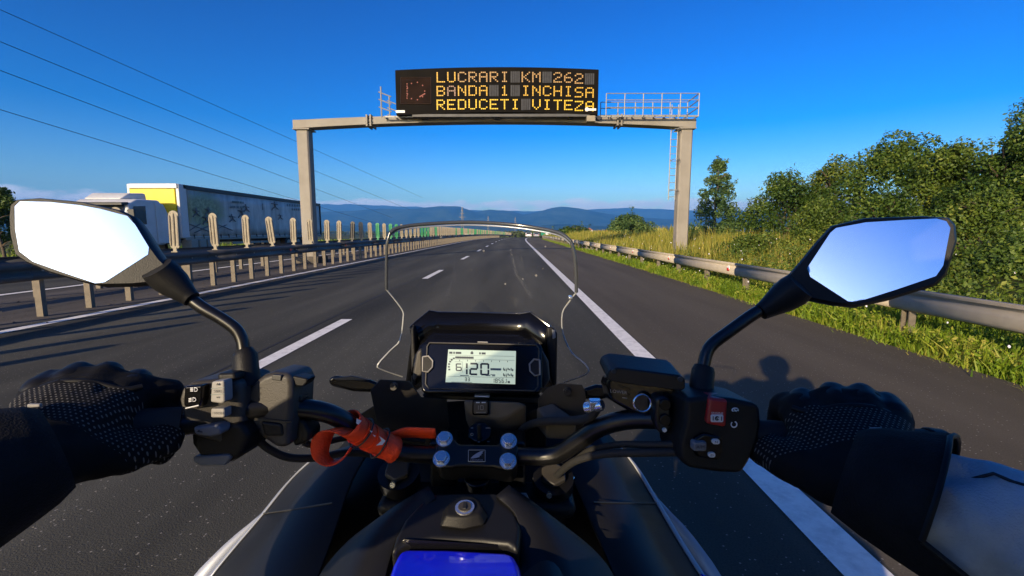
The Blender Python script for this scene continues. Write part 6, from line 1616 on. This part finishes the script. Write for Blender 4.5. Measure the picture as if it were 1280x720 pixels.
def hand(side):
    """finger chains closed round the grip; returns capsules (a,b,ra,rb)"""
    if side > 0:
        mcp = [pt(1004, 517, .432), pt(1042, 510, .426), pt(1078, 512, .419), pt(1110, 524, .411)]
        wrist = pt(1092, 604, .352); thumb = [pt(1040, 595, .372), pt(985, 575, .402), pt(955, 560, .430), pt(948, 552, .452)]
        grip = lambda x: pt(x, 545 + (x - 940) * 0.07, .438 - (x - 940) * 0.000113); gx_ = (1002, 1040, 1075, 1108)
    else:
        mcp = [pt(168, 492, .438), pt(130, 483, .432), pt(93, 484, .424), pt(58, 495, .414)]
        wrist = pt(30, 578, .345); thumb = [pt(95, 568, .375), pt(160, 566, .402), pt(205, 550, .425), pt(214, 530, .440)]
        grip = lambda x: pt(x, 531 + (226 - x) * 0.045, .4405 - (226 - x) * 0.00028); gx_ = (185, 145, 105, 66)
    caps = []
    rr = (0.0118, 0.0122, 0.0116, 0.0105); ln = (1.0, 1.06, 1.0, 0.86)
    for k in range(4):
        g = grip(gx_[k]); m_ = mcp[k]
        pip = g + Vector((0, 0.024 * ln[k], 0.019)) ; dip = g + Vector((0, 0.031 * ln[k], -0.006)); tip = g + Vector((0, 0.010, -0.029 * ln[k]))
        if k == 0: pip += Vector((0, 0.002, 0.002))
        r = rr[k]
        caps += [(m_, pip, r * 1.18, r * 1.05), (pip, dip, r * 1.05, r * 0.95), (dip, tip, r * 0.95, r * 0.82)]
        caps.append((wrist, m_, 0.024, r * 1.42))
    caps.append((mcp[0], mcp[1], 0.0150, 0.0155)); caps.append((mcp[1], mcp[2], 0.0155, 0.0150)); caps.append((mcp[2], mcp[3], 0.0150, 0.0135))
    caps += [(wrist, thumb[0], 0.025, 0.020), (thumb[0], thumb[1], 0.0185, 0.0145), (thumb[1], thumb[2], 0.0140, 0.0125), (thumb[2], thumb[3], 0.0125, 0.0105)]
    caps.append((thumb[0], mcp[0], 0.018, 0.014))
    return caps, wrist, mcp
capsR, wristR, mcpR = hand(1); capsL, wristL, mcpL = hand(-1)
elbR, elbL = Vector((0.455, 0.165, 1.040)), Vector((-0.52, 0.11, 1.05))
shR, shL = Vector((0.20, -0.17, 1.415)), Vector((-0.265, -0.17, 1.415))
body = []
body += capsR + capsL
body += [(wristR, elbR, 0.028, 0.042), (elbR, shR, 0.044, 0.058), (wristL, elbL, 0.028, 0.042), (elbL, shL, 0.044, 0.058)]
body += [((-0.20, -0.21, 1.37), (0.12, -0.21, 1.37), 0.095, 0.095), ((-0.16, -0.22, 1.22), (0.08, -0.22, 1.22), 0.125, 0.125), ((-0.14, -0.24, 1.04), (0.06, -0.24, 1.04), 0.12, 0.12), ((-0.14, -0.27, 0.93), (0.05, -0.27, 0.93), 0.125, 0.125)]
body += [((-0.04, -0.2, 1.42), (-0.04, -0.18, 1.52), 0.065, 0.055), ((-0.04, -0.16, 1.57), (-0.04, -0.17, 1.63), 0.080, 0.090), ((-0.04, -0.08, 1.55), (-0.04, -0.08, 1.59), 0.020, 0.018)]
for s_ in (-1, 1):
    kn = Vector((BX + s_ * 0.235, 0.22, 0.80)); an = Vector((BX + s_ * 0.225, -0.06, 0.42)); hp = Vector((BX + s_ * 0.11, -0.25, 0.90))
    body += [(hp, kn, 0.095, 0.065), (kn, an, 0.062, 0.045), (an, an + Vector((0, 0.02, -0.06)), 0.045, 0.042), (an + Vector((0, -0.03, -0.08)), an + Vector((s_ * 0.02, 0.16, -0.09)), 0.042, 0.036)]
capsule_cloud(body, 0.0075, 'body', M['suit'], rider, 4, 0.0012, 22.0)

def glove_mat(side):
    m, nt, b = new_mat('glove_textile')
    b.inputs['Base Color'].default_value = (0.006, 0.006, 0.007, 1); b.inputs['Roughness'].default_value = 0.8; b.inputs['Specular IOR Level'].default_value = 0.2
    L = nt.links
    tc = nt.nodes.new('ShaderNodeTexCoord')
    wr_, mm = (wristR, mcpR) if side > 0 else (wristL, mcpL)
    ux = (mm[3] - mm[0]).normalized(); uy = ((mm[1] + mm[2]) / 2 - wr_).normalized(); o = Vector(wr_) - org(rider)
    def dot(v):
        n = nt.nodes.new('ShaderNodeVectorMath'); n.operation = 'DOT_PRODUCT'; L.new(tc.outputs['Object'], n.inputs[0]); n.inputs[1].default_value = v; return n.outputs['Value']
    def mth(op, a, bb=None, c=None):
        n = nt.nodes.new('ShaderNodeMath'); n.operation = op
        for i, q in enumerate((a, bb, c)):
            if q is None: continue
            if isinstance(q, (int, float)): n.inputs[i].default_value = q
            else: L.new(q, n.inputs[i])
        return n.outputs[0]
    U, V = dot(ux), dot(uy)
    u0 = mth('SUBTRACT', U, ux.dot(o)); v0 = mth('SUBTRACT', V, uy.dot(o))
    gs = 1 / 0.0034
    # staggered print of small dots
    vv = mth('MULTIPLY', v0, gs); row = mth('FLOOR', vv); off = mth('MULTIPLY', mth('MODULO', row, 2.0), 0.5)
    uu = mth('ADD', mth('MULTIPLY', u0, gs), off)
    fu = mth('SUBTRACT', mth('FRACT', uu), 0.5); fv = mth('SUBTRACT', mth('FRACT', vv), 0.5)
    dd = mth('SQRT', mth('ADD', mth('MULTIPLY', fu, fu), mth('MULTIPLY', fv, fv)))
    dot_ = mth('LESS_THAN', dd, 0.21)
    Ln = ((mm[1] + mm[2]) / 2 - wr_).length
    reg = mth('MULTIPLY', mth('GREATER_THAN', v0, Ln * 0.20), mth('LESS_THAN', v0, Ln * 0.74))
    fac = mth('MULTIPLY', dot_, reg)
    mx = nt.nodes.new('ShaderNodeMix'); mx.data_type = 'RGBA'; mx.inputs['A'].default_value = (0.006, 0.006, 0.007, 1); mx.inputs['B'].default_value = (0.34, 0.32, 0.29, 1)
    L.new(mth('MULTIPLY', fac, 0.42), mx.inputs['Factor']); L.new(mx.outputs['Result'], b.inputs['Base Color'])
    n = nt.nodes.new('ShaderNodeTexNoise'); n.inputs['Scale'].default_value = 500; L.new(tc.outputs['Object'], n.inputs['Vector'])
    bp = nt.nodes.new('ShaderNodeBump'); bp.inputs['Strength'].default_value = 0.5; bp.inputs['Distance'].default_value = 0.001
    L.new(mth('ADD', mth('MULTIPLY', n.outputs['Fac'], 0.4), mth('MULTIPLY', fac, 1.2)), bp.inputs['Height']); L.new(bp.outputs[0], b.inputs['Normal'])
    return m
def glove(side, caps, wrist, mcp, elb):
    fw = (elb - wrist).normalized(); up = Vector((0, 0, 1))
    G = [(a, b, ra + 0.0036, rb + 0.0036) for a, b, ra, rb in caps]
    g = capsule_cloud(G, 0.0032, 'glove', glove_mat(side), rider, 5, 0.0009, 60.0)
    # gauntlet cuff: a flared shell, longer underneath, with a bound rim
    s1 = fw.cross(up).normalized(); s2 = s1.cross(fw).normalized()
    rings = []; NA = 28
    for k in range(9):
        t = k / 8; ring = []
        for q in range(NA):
            a = 2 * math.pi * q / NA; low = max(0.0, -math.sin(a)) ** 0.8 * (1.0 if side > 0 else 0.35); out = max(0.0, math.cos(a) * -side)
            L_ = -0.018 + t * (0.048 + 0.120 * low + 0.012 * out)
            r_ = 0.0325 + 0.0215 * t ** 0.7 + 0.0016 * mnoise.noise(Vector((math.cos(a) * 2.0, math.sin(a) * 2.0, t * 5.0 + side * 3))) * (1 - t * 0.5)
            ring.append(wrist + fw * L_ + (s1 * math.cos(a) + s2 * math.sin(a)) * r_ - up * (0.012 * low * t))
        rings.append(ring)
    cf_ = MB().loft(rings, cap=False).build('cuff', M['suit'], g, smooth=180, solid=0.002)
    MB().tube(rings[-1] + [rings[-1][0]], 0.0019, 6, cap=False).build('cuff_rim', M['guard'], cf_, smooth=60)
    MB().tube(rings[4] + [rings[4][0]], 0.0009, 5, cap=False).build('cuff_seam', M['seam'], cf_, smooth=60)
    # moulded knuckle shell: a raised bow over the four knuckles
    ux = (mcp[3] - mcp[0]).normalized(); back = ((mcp[1] + mcp[2]) / 2 - wrist).normalized(); nn = ux.cross(back).normalized()
    if nn.dot(-CF) < 0: nn = -nn
    upn = (nn * 0.3 + Vector((0, -0.25, 0.95))).normalized()
    shell = []
    for k, p in enumerate(mcp): shell.append((p + upn * 0.0070 - back * 0.004, p + upn * 0.0055 + back * 0.012, 0.0148, 0.0130))
    for k in range(3): shell.append((mcp[k] + upn * 0.004, mcp[k + 1] + upn * 0.004, 0.0140, 0.0140))
    capsule_cloud(shell, 0.0028, 'knuckle_guard', M['guard'], g, 3)
    rim_ = spline([mcp[0] - back * 0.014 - ux * 0.012 + nn * 0.0175 , mcp[0] - back * 0.019 + nn * 0.0185, mcp[1] - back * 0.021 + nn * 0.0195, mcp[2] - back * 0.020 + nn * 0.0190, mcp[3] - back * 0.015 + nn * 0.016, mcp[3] + ux * 0.010 + nn * 0.010], 4)
    MB().tube(rim_, 0.0026, 8).build('knuckle_rim', M['guard'], g, smooth=60)
    lab = wrist.lerp(mcp[2], 0.30) + nn * 0.030
    MB().box(lab, (0.010, 0.003, 0.003)).build('glove_label', M['button_grey'], g, bevel=0.001)
    return g
glove(1, capsR, wristR, mcpR, elbR); glove(-1, capsL, wristL, mcpL, elbL)
def sleeve(wrist, elb, sh, side):
    """jacket sleeve: a creased tube from inside the cuff over the elbow to the shoulder"""
    fw = elb - wrist; path = spline([wrist + fw * 0.04, wrist + fw * 0.35, wrist + fw * 0.7, elb, elb.lerp(sh, 0.18), elb.lerp(sh, 0.42)], 9)
    rings = []; NA = 36; up = Vector((0, 0, 1)); b = None
    for i, p in enumerate(path):
        t = (path[min(i + 1, len(path) - 1)] - path[max(0, i - 1)]).normalized()
        s1 = t.cross(up).normalized(); s2 = s1.cross(t).normalized(); u = i / (len(path) - 1); ring = []
        for q in range(NA):
            a = 2 * math.pi * q / NA
            f = mnoise.noise(Vector((math.cos(a) * 1.1 + side * 5, math.sin(a) * 1.1, i * 0.42 + math.sin(a + side) * 0.9)))
            f2 = mnoise.noise(Vector((math.cos(a) * 3.0, math.sin(a) * 3.0 + side, i * 1.1)))
            r_ = 0.0390 + 0.028 * min(1, u * 1.6) + 0.0140 * (0.42 - abs(f) * 2.0) + 0.002 * f2
            ring.append(p + (s1 * math.cos(a) + s2 * math.sin(a)) * r_)
        rings.append(ring)
    s = MB().loft(rings, cap=False).build('jacket_sleeve', M['sleeve'], rider, smooth=180, subsurf=1)
    for q in (7, 12):
        MB().tube([r[q] for r in rings[2:26]], 0.0011, 5).build('seam', M['seam'], s, smooth=60)
sleeve(wristR, elbR, shR, 1); sleeve(wristL, elbL, shL, -1)
jk = [((-0.20, -0.21, 1.375), (0.12, -0.21, 1.375), 0.102, 0.102), ((-0.17, -0.22, 1.22), (0.09, -0.22, 1.22), 0.134, 0.134), ((-0.15, -0.24, 1.04), (0.07, -0.24, 1.04), 0.127, 0.127), (shR, elbR.lerp(shR, 0.36), 0.080, 0.082), (shL, elbL.lerp(shL, 0.36), 0.080, 0.082)]
capsule_cloud(jk, 0.012, 'jacket', M['suit'], rider, 4)
hl_ = capsule_cloud([((-0.04, -0.17, 1.61), (-0.04, -0.17, 1.635), 0.128, 0.122), ((-0.04, -0.15, 1.57), (-0.04, -0.13, 1.555), 0.110, 0.098)], 0.01, 'helmet', M['helmet'], rider, 4)
vz = []
for j in range(5):
    vz.append([Vector((-0.04 + 0.134 * math.sin(a), -0.168 + 0.138 * math.cos(a), 1.575 + 0.085 * j / 4)) for a in np.linspace(-1.15, 1.15, 15)])
MB().loft(vz, cap=False, closed=False).build('visor', M['visor'], hl_, smooth=60, solid=0.003)
for s_ in (-1, 1):
    an = Vector((BX + s_ * 0.225, -0.06, 0.42))
    capsule_cloud([(an + Vector((0, 0, 0.06)), an + Vector((0, 0.0, -0.05)), 0.056, 0.052), (an + Vector((0, -0.03, -0.07)), an + Vector((s_ * 0.02, 0.17, -0.075)), 0.050, 0.043)], 0.008, 'boot', M['suit'], rider, 3)
# ------------------------------------------------------------------ air
hz_m = bpy.data.materials.new('haze_air'); hz_m.use_nodes = True
hn = hz_m.node_tree.nodes; hn.clear()
hv = hn.new('ShaderNodeVolumePrincipled'); ho = hn.new('ShaderNodeOutputMaterial')
hv.inputs['Color'].default_value = (0.10, 0.38, 1.0, 1)
hv.inputs['Density'].default_value = 0.00013
hv.inputs['Anisotropy'].default_value = 0.0
hz_m.node_tree.links.new(hv.outputs['Volume'], ho.inputs['Volume'])
hz = MB().box((0, 5200, 325), (23600, 13600, 680)).build('haze', hz_m, None, kind='stuff')
hz.visible_shadow = True
#END
